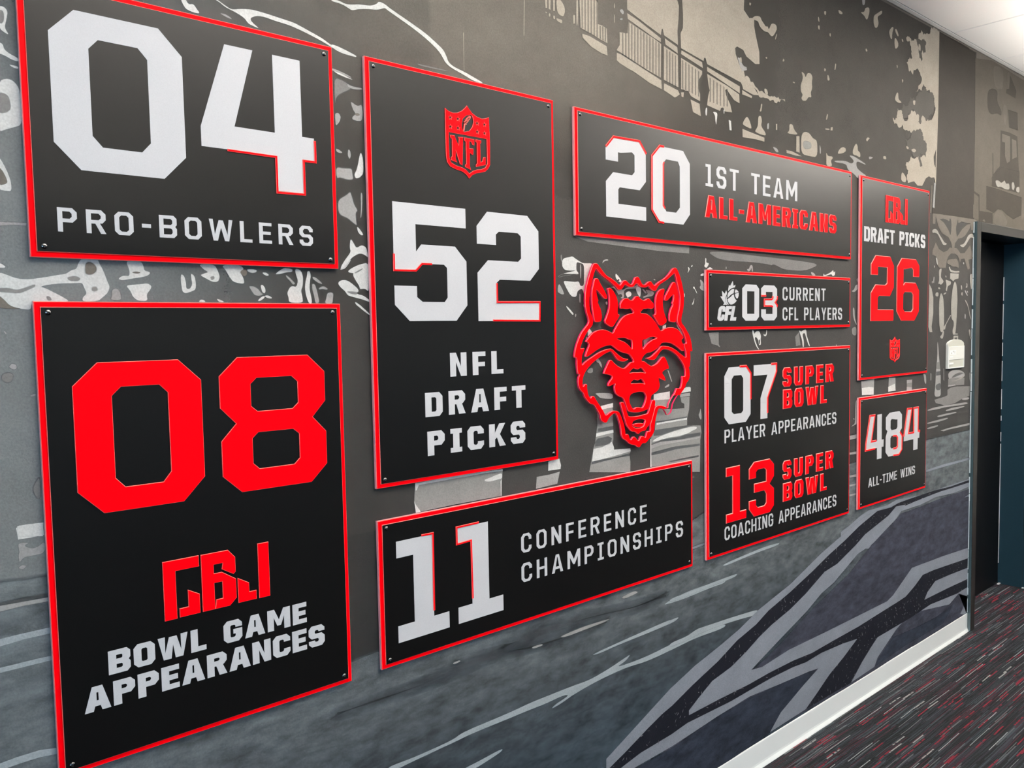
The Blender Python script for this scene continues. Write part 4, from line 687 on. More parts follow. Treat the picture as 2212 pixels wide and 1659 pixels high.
K 0.7 0 1789,300 1860,322 1971,361 2041,383 2089,393 2196,427 2345,468 2457,509 2575,535 2657,566 2808,601 2969,645 3103,686 3231,719 3352,756 3522,795 3705,787 3628,757 3408,713 3325,682 3167,635 3066,624 2922,569 2808,535 2678,508 2595,484 2515,454 2419,425 2309,409 2230,374 2179,349 2179,333 2345,333 2535,330 2658,333 2832,331 2972,322 3145,326 3359,329 3517,337 3716,346 3813,352 3912,381 3997,414 4123,411 4556,383 4556,334 4313,347 4143,353 4054,319 4019,289 4277,284 4556,275 4556,232 4417,229 4092,250 3883,240 3719,238 3534,236 3476,210 3390,166 3294,106 2926,112 3010,148 3109,194 3225,232 3346,279 3224,292 3045,302 2924,298 2832,306 2679,310 2535,307 2419,304 2256,308 2170,310 2088,301 1933,295 1838,281
c 1.7 0 2336,276 2535,278 2765,266 2948,254 3021,246 2913,215 2744,159 2658,104 2344,93 1931,177 1859,254 2087,255
c 2.2 0 3688,195 3918,179 4168,170 4359,187 4321,156 4245,119 3819,124 3507,112 3551,141
"""
# ------------------------------------------------------------------ room shell
YW = 1.611                     # front of the mural wall; the sign plates stand at y = 1.6
ZC = 2.940
wall = MB()
wall.box(-3.6, 4.600, YW, YW + 0.10, 0, 3.1); wall.box(4.600, 5.545, YW, YW + 0.10, 2.065, 3.1); wall.box(5.545, 8.2, YW, YW + 0.10, 0, 3.1)
def tone_attr(me, cols):
    a = me.color_attributes.new('tone', 'FLOAT_COLOR', 'CORNER')
    for i, c in enumerate(cols): a.data[i].color = c
wb = wall.build('wall_back', PRINT); tag(wb, kind='structure')
tone_attr(wb.data, [(0.112, 0.102, 0.089, 1)] * len(wb.data.loops))
fl = MB(); fl.box(-3.6, 8.2, -7.0, 2.6, -0.05, 0.0)
carpet = bpy.data.materials.new('striped_loop_carpet'); carpet.use_nodes = True
def build_carpet(m):
    b = m.node_tree.nodes['Principled BSDF']; b.inputs['Roughness'].default_value = 0.85; b.inputs['Specular IOR Level'].default_value = 0.25
    geo = N(m, 'ShaderNodeNewGeometry'); sep = N(m, 'ShaderNodeSeparateXYZ'); L(m, geo.outputs['Position'], sep.inputs[0])
    def math_(op, a, b_=None, c=None):
        n = N(m, 'ShaderNodeMath', operation=op)
        for i, v in enumerate((a, b_, c)):
            if v is None: continue
            if isinstance(v, (int, float)): n.inputs[i].default_value = v
            else: L(m, v, n.inputs[i])
        return n.outputs[0]
    wob = N(m, 'ShaderNodeTexNoise'); wob.inputs['Scale'].default_value = 3.0; L(m, geo.outputs['Position'], wob.inputs['Vector'])
    y = math_('ADD', sep.outputs['Y'], math_('MULTIPLY', wob.outputs['Fac'], 0.010))
    def cells(rowh, length, seed):
        row = math_('FLOOR', math_('DIVIDE', y, rowh))
        wn = N(m, 'ShaderNodeTexWhiteNoise', noise_dimensions='2D'); cv = N(m, 'ShaderNodeCombineXYZ'); L(m, row, cv.inputs[0]); cv.inputs[1].default_value = seed
        L(m, cv.outputs[0], wn.inputs['Vector'])
        colx = math_('FLOOR', math_('ADD', math_('DIVIDE', sep.outputs['X'], length), math_('MULTIPLY', wn.outputs['Value'], 37.0)))
        w2 = N(m, 'ShaderNodeTexWhiteNoise', noise_dimensions='3D'); c2 = N(m, 'ShaderNodeCombineXYZ'); L(m, row, c2.inputs[0]); L(m, colx, c2.inputs[1]); c2.inputs[2].default_value = seed
        L(m, c2.outputs[0], w2.inputs['Vector'])
        return w2.outputs['Value']
    base = cells(0.0032, 0.20, 1.3); streak = cells(0.0055, 0.10, 4.1)
    r = N(m, 'ShaderNodeValToRGB'); r.color_ramp.interpolation = 'CONSTANT'
    el = r.color_ramp.elements; el[0].position = 0.0; el[0].color = (0.008, 0.013, 0.020, 1); el[1].position = 0.30; el[1].color = (0.038, 0.055, 0.075, 1)
    for p, c in ((0.48, (0.060, 0.052, 0.088)), (0.60, (0.014, 0.020, 0.030)), (0.74, (0.105, 0.145, 0.185)), (0.85, (0.15, 0.022, 0.055)), (0.93, (0.30, 0.32, 0.35)), (0.975, (0.75, 0.80, 0.85))):
        e = el.new(p); e.color = (*c, 1)
    L(m, base, r.inputs[0])
    r2 = N(m, 'ShaderNodeValToRGB'); r2.color_ramp.interpolation = 'CONSTANT'; e2 = r2.color_ramp.elements
    e2[0].position = 0; e2[0].color = (0, 0, 0, 1); e2[1].position = 0.93; e2[1].color = (0.55, 0.016, 0.065, 1)
    e = e2.new(0.992); e.color = (0.8, 0.8, 0.8, 1)
    L(m, streak, r2.inputs[0])
    gt = math_('GREATER_THAN', streak, 0.93)
    loopn = N(m, 'ShaderNodeTexNoise'); loopn.inputs['Scale'].default_value = 45; loopn.inputs['Detail'].default_value = 1; L(m, geo.outputs['Position'], loopn.inputs['Vector'])
    gt2 = math_('MULTIPLY', gt, math_('GREATER_THAN', loopn.outputs['Fac'], 0.38))
    mx = N(m, 'ShaderNodeMix', data_type='RGBA'); L(m, gt2, mx.inputs['Factor']); L(m, r.outputs[0], mx.inputs['A']); L(m, r2.outputs[0], mx.inputs['B'])
    # yarn loops: ribs across every row
    rib = math_('SINE', math_('MULTIPLY', math_('ADD', sep.outputs['X'], math_('MULTIPLY', sep.outputs['Y'], 0.5)), 1100.0))
    rib2 = math_('ABSOLUTE', math_('SINE', math_('MULTIPLY', y, math.pi / 0.0045)))
    hgt = math_('MULTIPLY', rib2, math_('MULTIPLY_ADD', rib, 0.35, 0.65))
    fine = N(m, 'ShaderNodeTexNoise'); fine.inputs['Scale'].default_value = 420; L(m, geo.outputs['Position'], fine.inputs['Vector'])
    sh = math_('MULTIPLY', math_('MULTIPLY_ADD', hgt, 0.26, 0.11), math_('MULTIPLY_ADD', fine.outputs['Fac'], 1.3, 0.35))
    sc = N(m, 'ShaderNodeVectorMath', operation='SCALE'); L(m, mx.outputs['Result'], sc.inputs[0]); L(m, sh, sc.inputs['Scale'])
    L(m, sc.outputs[0], b.inputs['Base Color'])
    bu = N(m, 'ShaderNodeBump'); bu.inputs['Strength'].default_value = 0.6; bu.inputs['Distance'].default_value = 0.003
    L(m, hgt, bu.inputs['Height']); L(m, bu.outputs[0], b.inputs['Normal'])
build_carpet(carpet)
tag(fl.build('floor', carpet), kind='structure')

# ceiling: backing slab, white edge angle, lay-in tiles in rows across the room
ce = MB(); ce.box(-3.6, 8.2, -7.0, YW, ZC + 0.03, ZC + 0.10)
ceil = tag(ce.build('ceiling', DARKGAP), kind='structure')
tm = MB(); tm.box(-3.6, 8.2, YW - 0.022, YW, ZC - 0.0, ZC + 0.0025); tm.box(-3.6, 8.2, YW - 0.003, YW, ZC, ZC + 0.03)
tag(tm.build('trim_1', TRIMW, bevel=0.0006), kind='structure')
TW = 0.615; X0 = 4.203
proto = None
lamps_at = [(-2, 0), (0, 0), (-2, 1), (-1, 1), (-4, 0), (-4, 1)]
for i in range(-12, 7):
    for j in range(7):
        xa = X0 + i * TW + 0.0035; xb = xa + TW - 0.007; yb = YW - 0.0215 - j * 1.23 - (0.004 if j else 0); ya = yb - 1.226
        if proto is None:
            w, d = xb - xa, yb - ya
            v = [(0,0,0.004),(w,0,0.004),(w,d,0.004),(0,d,0.004),(0.004,0.004,0),(w-0.004,0.004,0),(w-0.004,d-0.004,0),(0.004,d-0.004,0),(0,0,0.016),(w,0,0.016),(w,d,0.016),(0,d,0.016)]
            f = [(4,7,6,5),(0,4,5,1),(1,5,6,2),(2,6,7,3),(3,7,4,0),(0,1,9,8),(1,2,10,9),(2,3,11,10),(3,0,8,11),(8,9,10,11)]
            proto = mesh_obj('ceiling_tile', v, f, TILE, ceil); t = proto
        else:
            t = proto.copy(); t.name = 'ceiling_tile'; link(t, ceil)
        t.location = (xa, ya, ZC + 0.0015)

# coved white rubber base along the wall
prof = [(0.0, 0.0), (-0.011, 0.0), (-0.0105, 0.003), (-0.0075, 0.009), (-0.0045, 0.015), (-0.0036, 0.022), (-0.0035, 0.092), (-0.0025, 0.0955), (0.0, 0.0965)]
def baseboard(name, x0, x1):
    n = len(prof); v = [(x, YW + p[0], p[1]) for x in (x0, x1) for p in prof]
    f = [(i, i + 1, n + i + 1, n + i) for i in range(n - 1)] + [tuple(range(n))[::-1], tuple(range(n, 2 * n))]
    f = [tuple(reversed(q)) for q in f]
    return tag(mesh_obj(name, v, f, WHITE), kind='structure')
baseboard('baseboard_back', -3.6, 4.556); baseboard('baseboard_back_right', 5.60, 8.2)

# ------------------------------------------------------------------ door
door = empty('door_1', (4.583, YW, 0)); tag(door, kind='structure')
fr = MB(); yf = 1.592
for x0, x1 in ((4.556, 4.609), (5.533, 5.586)): fr.box(x0, x1, yf, YW + 0.115, 0, 2.100)
fr.box(4.609, 5.533, yf, YW + 0.115, 2.052, 2.100)
fr.build('door_frame', FRAME, door, 0.0015)
rt = MB(); rt.box(4.5535, 4.5562, yf + 0.001, YW, 0.0, 2.100); rt.build('frame_return', EDGEM, door)
cb = MB(); z = 0.10
while z < 2.09:                 # uneven caulk line; highlights along the frame put into its pale colour
    h = random.uniform(0.03, 0.16); w_ = random.uniform(0.001, 0.0035)
    cb.box(4.5525 - w_ * 0.4, 4.5555, YW - 0.003 - w_, YW, z, min(2.098, z + h)); z += h + random.choice((0.0, 0.003, 0.02))
cb.build('caulk_highlight', CAULKHI, door, 0.0006)
lf = MB(); lf.box(4.612, 5.519, 1.780, 1.825, 0.008, 2.048); lf.build('door_leaf', DOORB, door, 0.001)
jb = MB(); jb.box(5.531, 5.60, 1.651, 1.90, 0.0, 2.052); jb.build('jamb', TEAL, door, 0.001)
jb = MB(); jb.box(5.5325, 5.60, YW + 0.002, 1.6505, 0.0, 2.052); jb.build('jamb_edge', TEAL, door, 0.002)
jb = MB(); jb.box(4.53, 4.611, YW + 0.1, 1.90, 0.0, 2.052); jb.box(4.53, 5.60, YW + 0.1, 1.90, 2.0525, 2.10); jb.build('recess_lining', DOORB, door)
sl = MB()  # light leaking past the door leaf, painted as broken pale strips
for a, b in ((0.38, 0.86), (0.875, 0.93), (1.0, 1.03), (1.07, 1.19), (1.24, 1.36), (1.39, 1.47), (1.49, 1.70), (1.72, 1.86)):
    sl.box(5.5205, 5.5285, 1.779, 1.781, a - 0.25 if a < 0.4 else a, b)
sl.build('light_gap', PALEM, door)
sp = MB(); sp.box(5.500, 5.532, 1.768, 1.778, 0.0, 0.006); sp.box(5.520, 5.5325, 1.640, 1.650, 0.0, 0.005); sp.build('floor_clip', PALEM, door)

# the rest of the room, beyond the picture on both sides
rw = MB(); rw.box(8.1, 8.2, -3.6, YW, 0, 3.0); tag(rw.build('wall_right', ROOMW), kind='structure')
def added_pendant(x, y, watts):  # unseen lamps added to brighten the ceiling and upper wall
    """linear lamp added out of view: housing, diffuser and two wires"""
    zl = 2.10; r = empty('added_pendant_light', (x, y, zl))
    a = MB(); a.box(x - 0.75, x + 0.75, y - 0.06, y + 0.06, zl - 0.06, zl); a.build('housing', LAMPF, r, 0.004)
    for dx in (-0.6, 0.6): a = MB(); a.box(x + dx - 0.002, x + dx + 0.002, y - 0.002, y + 0.002, zl, ZC); a.build('wire', LAMPF, r)
    l = area('added_uplight', (0, 0, 0.02), 1.4, 0.10, watts, (1.0, 0.93, 0.85), (math.pi, 0, 0)); l.parent = r; l.data.spread = math.radians(130)
    return r
for x, y, e, t in ((1.2, 0.25, 125, 'nearest the viewer'), (2.95, 0.1, 55, 'in the middle of the room'), (4.75, 0.15, 150, 'nearest to the doorway'), (6.5, 0.2, 130, 'past the doorway'), (1.5, -3.2, 110, 'far behind the viewer'), (4.8, -3.2, 110, 'in the far corner of the room')):
    tag(added_pendant(x, y, e), 'added unseen white linear lamp ' + t, 'pendant lamp')

# ------------------------------------------------------------------ flat polygon tools (all in millimetres on the wall)
def area2(c): return 0.5 * sum(c[i-1][0] * c[i][1] - c[i][0] * c[i-1][1] for i in range(len(c)))
def clean(c, eps=0.05):
    o = []
    for p in c:
        if not o or abs(p[0]-o[-1][0]) + abs(p[1]-o[-1][1]) > eps: o.append(p)
    while len(o) > 3 and abs(o[0][0]-o[-1][0]) + abs(o[0][1]-o[-1][1]) <= eps: o.pop()
    return o
def orient(cs):
    r = []
    for i, c in enumerate(cs):
        c = clean(c)
        if (area2(c) > 0) != (i == 0): c = c[::-1]
        r.append(c)
    return r
def inset(c, b, lim=2.5):
    """move every edge to its left by b"""
    n = len(c); o = []
    for i in range(n):
        p0, p, p1 = c[i-1], c[i], c[(i+1) % n]
        ax, ay = p[0]-p0[0], p[1]-p0[1]; bx, by = p1[0]-p[0], p1[1]-p[1]
        la = math.hypot(ax, ay) or 1; lb = math.hypot(bx, by) or 1
        n1 = (-ay/la, ax/la); n2 = (-by/lb, bx/lb); k = 1 + n1[0]*n2[0] + n1[1]*n2[1]
        k = max(k, 1.0/lim)
        o.append((p[0] + (n1[0]+n2[0])/k*b, p[1] + (n1[1]+n2[1])/k*b))
    return o
def tess(cs):
    flat = [p for c in cs for p in c]
    tr = tessellate_polygon([[Vector((p[0], p[1], 0)) for p in c] for c in cs]); out = []
    for t in tr:
        a, b, c = (flat[i] for i in t)
        s = (b[0]-a[0])*(c[1]-a[1]) - (c[0]-a[0])*(b[1]-a[1])
        if abs(s) < 1e-9: continue
        out.append(t if s > 0 else (t[0], t[2], t[1]))       # counter-clockwise in x,z faces -y
    return flat, out
def plate(name, shapes, y, depth, bev, mats, parent, org):
    """cut-out plate: front at y, given depth, chamfered edge (material 1), sides material 2"""
    v = []; f = []; m = []
    for cs in shapes:
        cs = orient(cs); ins = [inset(c, bev) for c in cs] if bev else cs
        flat, tr = tess(ins); b0 = len(v)
        v += [(p[0]/1000 - org[0], y - org[1], p[1]/1000 - org[2]) for p in flat]
        f += [tuple(b0 + i for i in t) for t in tr]; m += [0] * len(tr)
        b1 = len(v); o = [p for c in cs for p in c]
        v += [(p[0]/1000 - org[0], y + min(bev/1000, depth*0.7) - org[1], p[1]/1000 - org[2]) for p in o]
        v += [(p[0]/1000 - org[0], y + depth - org[1], p[1]/1000 - org[2]) for p in o]
        n = len(o); k = 0
        for c in cs:
            for i in range(len(c)):
                a, b = k + i, k + (i + 1) % len(c)
                if bev: f.append((b0+b, b0+a, b1+a, b1+b)); m.append(1)
                f.append((b1+b, b1+a, b1+n+a, b1+n+b)); m.append(2)
            k += len(c)
    return mesh_obj(name, v, f, mats, parent, m)
def pts(s): return [tuple(float(q) for q in p.split(',')) for p in s.split()]
def contours(s): return [pts(c) for c in s.split('|')]
def strip(path, w):
    """thin mitred band along a path, laid centrally"""
    n = len(path); lft = []; rgt = []
    for i in range(n):
        d = []
        if i > 0: d.append((path[i][0]-path[i-1][0], path[i][1]-path[i-1][1]))
        if i < n-1: d.append((path[i+1][0]-path[i][0], path[i+1][1]-path[i][1]))
        ns = [(-q[1]/math.hypot(*q), q[0]/math.hypot(*q)) for q in d]
        if len(ns) == 1: o = ns[0]
        else:
            k = max(1 + ns[0][0]*ns[1][0] + ns[0][1]*ns[1][1], 0.4); o = ((ns[0][0]+ns[1][0])/k, (ns[0][1]+ns[1][1])/k)
        lft.append((path[i][0]+o[0]*w/2, path[i][1]+o[1]*w/2)); rgt.append((path[i][0]-o[0]*w/2, path[i][1]-o[1]*w/2))
    return lft + rgt[::-1]

# ------------------------------------------------------------------ block alphabet (octagonal varsity letters), drawn in a w x h box
def glyph(ch, w, h, a, b):
    s, t = a, b; c = min(w * 0.30, h * 0.17); ci = max(0.25 * c, c - 0.55 * min(s, t)); ci = min(ci, (w - 2*s) * 0.45)
    m = h * 0.5
    def octa(x0, z0, x1, z1, k, tl=1, tr=1, br=1, bl=1):
        r = []
        r += [(x0 + k, z0)] if bl else [(x0, z0)]
        r += [(x1 - k, z0), (x1, z0 + k)] if br else [(x1, z0)]
        r += [(x1, z1 - k), (x1 - k, z1)] if tr else [(x1, z1)]
        r += [(x0 + k, z1), (x0, z1 - k)] if tl else [(x0, z1)]
        if bl: r += [(x0, z0 + k)]
        return r
    if ch == 'O': return [octa(0, 0, w, h, c), octa(s, t, w-s, h-t, ci)]
    if ch == 'D': return [octa(0, 0, w, h, c, 0, 1, 1, 0), octa(s, t, w-s, h-t, ci, 0, 1, 1, 0)]
    if ch == 'B':
        k = c * 0.8; g = min(k, s) * 0.55
        return [[(0,0),(w-k,0),(w,k),(w,m-g*1.2),(w-g,m),(w,m+g*1.2),(w,h-k),(w-k,h),(0,h)], octa(s, t, w-s, m-t/2, ci*0.8, 0, 1, 1, 0), octa(s, m+t/2, w-s, h-t, ci*0.8, 0, 1, 1, 0)]
    if ch == 'P':
        q = h * 0.40
        return [[(0,0),(s,0),(s,q),(w-c,q),(w,q+c),(w,h-c),(w-c,h),(0,h)], octa(s, q+t, w-s, h-t, ci, 0, 1, 1, 0)]
    if ch == 'R':
        q = h * 0.42; x = w * 0.46
        return [[(0,0),(s,0),(s,q),(x,q),(w-s*1.08,0),(w+s*0.02,0),(x+s*0.92,q+t*0.12),(w-c*0.8,q+t*0.15),(w,q+c),(w,h-c),(w-c,h),(0,h)], octa(s, q+t, w-s, h-t, ci, 0, 1, 1, 0)]
    if ch == 'A':
        tp = s * 0.62; sl = (w/2 - tp) / h; zb = h * 0.20; zt = zb + t
        xi = lambda z: s * 1.04 + sl * z
        top = h - t * 1.15; xt = min(xi(top), w/2 - s*0.12)
        return [[(0,0),(s*1.04,0),(xi(zb),zb),(w-xi(zb),zb),(w-s*1.04,0),(w,0),(w/2+tp,h),(w/2-tp,h)], [(xi(zt),zt),(w-xi(zt),zt),(w-xt,top),(xt,top)]]
    if ch == 'E': return [[(0,0),(w,0),(w,t),(s,t),(s,m-t/2),(w*0.92,m-t/2),(w*0.92,m+t/2),(s,m+t/2),(s,h-t),(w,h-t),(w,h),(0,h)]]
    if ch == 'F': return [[(0,0),(s,0),(s,m-t*0.7),(w*0.95,m-t*0.7),(w*0.95,m+t*0.3),(s,m+t*0.3),(s,h-t),(w,h-t),(w,h),(0,h)]]
    if ch == 'L': return [[(0,0),(w,0),(w,t),(s,t),(s,h),(0,h)]]
    if ch == 'T': return [[(w/2-s/2,0),(w/2+s/2,0),(w/2+s/2,h-t),(w,h-t),(w,h),(0,h),(0,h-t),(w/2-s/2,h-t)]]
    if ch == 'I': return [[(0,0),(w,0),(w,t),(w/2+s/2,t),(w/2+s/2,h-t),(w,h-t),(w,h),(0,h),(0,h-t),(w/2-s/2,h-t),(w/2-s/2,t),(0,t)]]
    if ch == '1': return [[(0,0),(w,0),(w,t),(w*0.5+s/2,t),(w*0.5+s/2,h),(0,h),(0,h-t),(w*0.5-s/2,h-t),(w*0.5-s/2,t),(0,t)]]
    if ch == 'H': return [[(0,0),(s,0),(s,m-t/2),(w-s,m-t/2),(w-s,0),(w,0),(w,h),(w-s,h),(w-s,m+t/2),(s,m+t/2),(s,h),(0,h)]]
    if ch == 'N': return [[(0,0),(s,0),(s,h*0.60),(w-s*1.02,0),(w,0),(w,h),(w-s,h),(w-s,h*0.40),(s*1.02,h),(0,h)]]
    if ch == 'M': return [[(0,0),(s,0),(s,h*0.62),(w/2-s*0.30,h*0.20),(w/2+s*0.30,h*0.20),(w-s,h*0.62),(w-s,0),(w,0),(w,h),(w-s*1.1,h),(w/2,h*0.48),(s*1.1,h),(0,h)]]
    if ch == 'W':
        return [[(w*0.17,0),(w*0.17+s*1.05,0),(w/2,h*0.62),(w*0.83-s*1.05,0),(w*0.83,0),(w,h),(w-s*0.95,h),(w*0.77,h*0.30),(w/2+s*0.52,h*0.96),(w/2-s*0.52,h*0.96),(w*0.23,h*0.30),(s*0.95,h),(0,h)]]
    if ch == 'K': return [[(0,0),(s,0),(s,h*0.32),(s*1.35,h*0.40),(w-s*1.08,0),(w,0),(w*0.5+s*0.42,h*0.53),(w*0.98,h),(w-s*1.12,h),(s,h*0.60),(s,h),(0,h)]]
    if ch == 'Y': return [[(w/2-s/2,0),(w/2+s/2,0),(w/2+s/2,h*0.40),(w,h),(w-s*1.05,h),(w/2,h*0.56),(s*1.05,h),(0,h),(w/2-s/2,h*0.40)]]
    if ch == 'U': return [[(c,0),(w-c,0),(w,c),(w,h),(w-s,h),(w-s,t+ci),(w-s-ci,t),(s+ci,t),(s,t+ci),(s,h),(0,h),(0,c)]]
    if ch in 'CG':
        q = h * 0.34
        lo = [(w-s,q),(w-s,t+ci),(w-s-ci,t),(s+ci,t),(s,t+ci),(s,h-t-ci),(s+ci,h-t),(w-s-ci,h-t),(w-s,h-t-ci),(w-s,h-q),(w,h-q),(w,h-c),(w-c,h),(c,h),(0,h-c),(0,c),(c,0),(w-c,0),(w,c)]
        if ch == 'C': return [lo + [(w,q)]]
        return [[(w,m+t*0.35),(w*0.52,m+t*0.35),(w*0.52,m-t*0.6),(w-s,m-t*0.6)] + lo[1:]]
    if ch == 'S':
        q = h * 0.30; ck = c * 0.9
        return [[(w,h-ck),(w,h-q),(w-s,h-q),(w-s,h-t-ci),(w-s-ci,h-t),(s+ci,h-t),(s,h-t-ci),(s,m+t/2+ci),(s+ci,m+t/2),(w-ck,m+t/2),(w,m+t/2-ck),(w,ck),(w-ck,0),(ck,0),(0,ck),(0,q),(s,q),(s,t+ci),(s+ci,t),(w-s-ci,t),(w-s,t+ci),(w-s,m-t/2-ci),(w-s-ci,m-t/2),(ck,m-t/2),(0,m-t/2+ck),(0,h-ck),(ck,h),(w-ck,h)]]
    if ch == '-': return [[(0,m-t*0.75),(w,m-t*0.75),(w,m+t*0.35),(0,m+t*0.35)]]
    return []
WID = {'A':1.12,'E':.84,'F':.82,'L':.78,'T':.92,'I':.66,'1':.70,'M':1.32,'W':1.46,'K':1.04,'Y':1.1,'S':.95,'-':.5,'C':.98,'P':.96}
def line_of(text, x0, x1, z0, z1, a, b, gap):
    text = text.replace('_', ' '); tot = 0
    for i, ch in enumerate(text): tot += (0.62 if ch == ' ' else WID.get(ch, 1.0)) + (gap if i < len(text) - 1 else 0)
    k = (x1 - x0) / tot; x = x0; h = z1 - z0; out = []
    for ch in text:
        w = (0.62 if ch == ' ' else WID.get(ch, 1.0)) * k
        if ch != ' ':
            g = glyph(ch, w, h, a * k, b * h); out.append([[(x + p[0], z0 + p[1]) for p in c] for c in g])
        x += w + gap * k
    return out

# ------------------------------------------------------------------ signs
def screw_mesh():
    R, n, rings = 0.0052, 20, 5; v = [(0, -0.0026, 0)]; f = []; m = []
    for r in range(1, rings + 1):
        a = r / rings * math.pi / 2
        for i in range(n): t = i / n * 2 * math.pi; v.append((R*math.sin(a)*math.cos(t), -0.0026*math.cos(a), R*math.sin(a)*math.sin(t)))
    for i in range(n): f.append((0, 1+i, 1+(i+1) % n)); m.append(0)
    for r in range(1, rings):
        for i in range(n):
            a0 = 1+(r-1)*n; a1 = 1+r*n; f.append((a0+i, a1+i, a1+(i+1) % n, a0+(i+1) % n)); m.append(0)
    for ang in (0.5, 0.5 + math.pi/2):
        c, s = math.cos(ang), math.sin(ang); b = len(v); L_, w_ = 0.0022, 0.0006
        for dx, dz in ((-L_,-w_),(L_,-w_),(L_,w_),(-L_,w_)):
            for y in (-0.0027, -0.0015): v.append((dx*c-dz*s, y, dx*s+dz*c))
        f += [(b, b+2, b+4, b+6), (b, b+1, b+3, b+2), (b+2, b+3, b+5, b+4), (b+4, b+5, b+7, b+6), (b+6, b+7, b+1, b)]; m += [1]*5
    return v, f, m
scr = None
def rect(x0, x1, z0, z1): return [(x0, z0), (x1, z0), (x1, z1), (x0, z1)]
LABELS = {
 '04': 'black sign with red border and big grey number 04, upper left',
 '08': 'large black sign with red border and big red number 08, lower left',
 '52': 'tall black sign with red border, red shield emblem above a big grey 52',
 '11': 'wide black sign with red border reading 11 CONFERENCE CHAMPIONSHIPS',
 '20': 'wide black sign with red border reading 20 1ST TEAM ALL-AMERICANS',
 '03': 'small wide black sign with grey maple-leaf football emblem and grey 03',
 '0713': 'black sign with grey 07 above and red 13 below, red borders',
 '26': 'narrow tall black sign with red 26 under DRAFT PICKS, beside the doorway',
 '484': 'small black sign with grey 484 above ALL-TIME WINS, beside the doorway'}
YF = 1.597
cur = None; org = None
BEV = {'08': 0.9, '20': 2.0, '0713': 2.0, '26': 2.4}
def letter_part(name, cs, style, y=None):
    if style == 'g': return plate(name, [cs], YF - 0.0006, 0.0006, 0, [GREY, GREY, GREY], cur, org)
    return plate(name, [cs], YF - 0.0022, 0.0032, BEV.get(key, 0.9), [RED, REDE, RED], cur, org)
LOGO = {}
for ln in DATA.strip().split('\n'):
    p = ln.split(' ')
    if p[0] == 'logo': LOGO[p[1]] = contours(' '.join(p[2:]))
def remap(cs, src, dst):
    sx = (dst[1]-dst[0])/(src[1]-src[0]); sz = (dst[3]-dst[2])/(src[3]-src[2])
    return [[(dst[0]+(q[0]-src[0])*sx, dst[2]+(q[1]-src[2])*sz) for q in c] for c in cs]
def bbox(cs):
    xs = [q[0] for c in cs for q in c]; zs = [q[1] for c in cs for q in c]; return (min(xs), max(xs), min(zs), max(zs))
def star(cx, cz, r):
    return [(cx + (r if i % 2 == 0 else r*0.42)*math.sin(i*math.pi/5), cz + (r if i % 2 == 0 else r*0.42)*math.cos(i*math.pi/5)) for i in range(10)]
def red_logo(name, shapes, bev):
    return plate(name, shapes, YF - 0.0022, 0.0022, bev, [RED, REDE, RED], cur, org)
def shield(dst=None, bev=0.7):
    sh = LOGO['shield']; lt = LOGO['shieldletters']; st = [star(q[0], q[1], 5.5) for q in LOGO['stars'][0]]
    if dst:
        s0 = bbox(sh[:1]); st = remap(st, s0, dst); lt = remap(lt, s0, dst); sh = remap(sh, s0, dst)
    e = red_logo('shield_emblem', [sh + st], bev)
    for c in lt[:3]:
        o = plate('shield_letter', [[c]], YF - 0.0022, 0.0022, bev, [RED, REDE, RED], e, (0, 0, 0)); fix(o, e)
    o = plate('football_lacing', [[c] for c in lt[3:]], YF - 0.0022, 0.0022, 0, [REDE, REDE, RED], e, (0, 0, 0)); fix(o, e)
def fix(o, e):
    w = parent_origin(e)
    for v in o.data.vertices: v.co -= w
for ln in DATA.strip().split('\n'):
    p = ln.split(' ')
    if p[0] == 'sign':
        x0, x1, z0, z1 = map(float, p[2:6]); key = p[1]
        org = ((x0+x1)/2000, YW, z0/1000)
        cur = empty('wall_sign', org); tag(cur, LABELS[key], 'sign', 'black stat signs with red borders')
        plate('backing_plate', [[rect(x0, x1, z0, z1)]], 1.600, 0.008, 1.2 if x0 < 1600 else 1.9, [RED, REDE, SIDE], cur, org)
        B = 9.5
        plate('face_plate', [[rect(x0+B, x1-B, z0+B, z1-B)]], YF, 0.003, 1.0 if x0 < 1600 else 1.3, [BLACK, REDE, RED], cur, org)
        k = MB()
        k.box(x0/1000+0.06, x1/1000-0.06, 1.6079, YW, (z0+z1)/2000-0.03, (z0+z1)/2000+0.03)
        k.build('spacer', DARKGAP, cur)
        for sx in (x0+21, x1-21):
            for sz in (z0+19, z1-19):
                if scr is None:
                    v, f, m = screw_mesh(); scr = mesh_obj('screw', v, f, [SCREW, SLOT], cur, m)
                    for q in scr.data.polygons: q.use_smooth = q.material_index == 0
                    s_ = scr
                else: s_ = scr.copy(); s_.name = 'screw'; link(s_, cur)
                s_.location = Vector((sx/1000, YF, sz/1000)) - Vector(org); s_.rotation_euler = (0, random.uniform(0, 1.5), 0)
        if key == '52': shield()
        if key == '26': shield((3594, 3691, 1429, 1540), 0.6)
        if key == '08':
            for c in LOGO['cbi']: red_logo('monogram_piece', [[c]], 0.7)
        if key == '26':
            for c in remap(LOGO['cbi'], bbox(LOGO['cbi']), (3540, 3752, 2023.5, 2137)): red_logo('monogram_piece', [[c]], 0.9)
        if key == '03':
            for c in LOGO['cfl']: plate('emblem_piece', [[c]], YF - 0.0006, 0.0006, 0, [GREY, GREY, GREY], cur, org)
    elif p[0] == 'digit': letter_part('digit', contours(' '.join(p[2:])), p[1])
    elif p[0] == 'accent':
        plate('accent_line', [[strip(pts(' '.join(p[2:])), float(p[1]))]], YF - 0.0026, 0.0026, 0.9 if key in ('04', '52', '11') else 1.5, [RED, REDE, RED], cur, org)
    elif p[0] == 'text':
        x0, x1, z0, z1, a, b, g = map(float, p[2:9])
        for cs in line_of(p[9], x0, x1, z0, z1, a, b, g): letter_part('letter', cs, p[1])

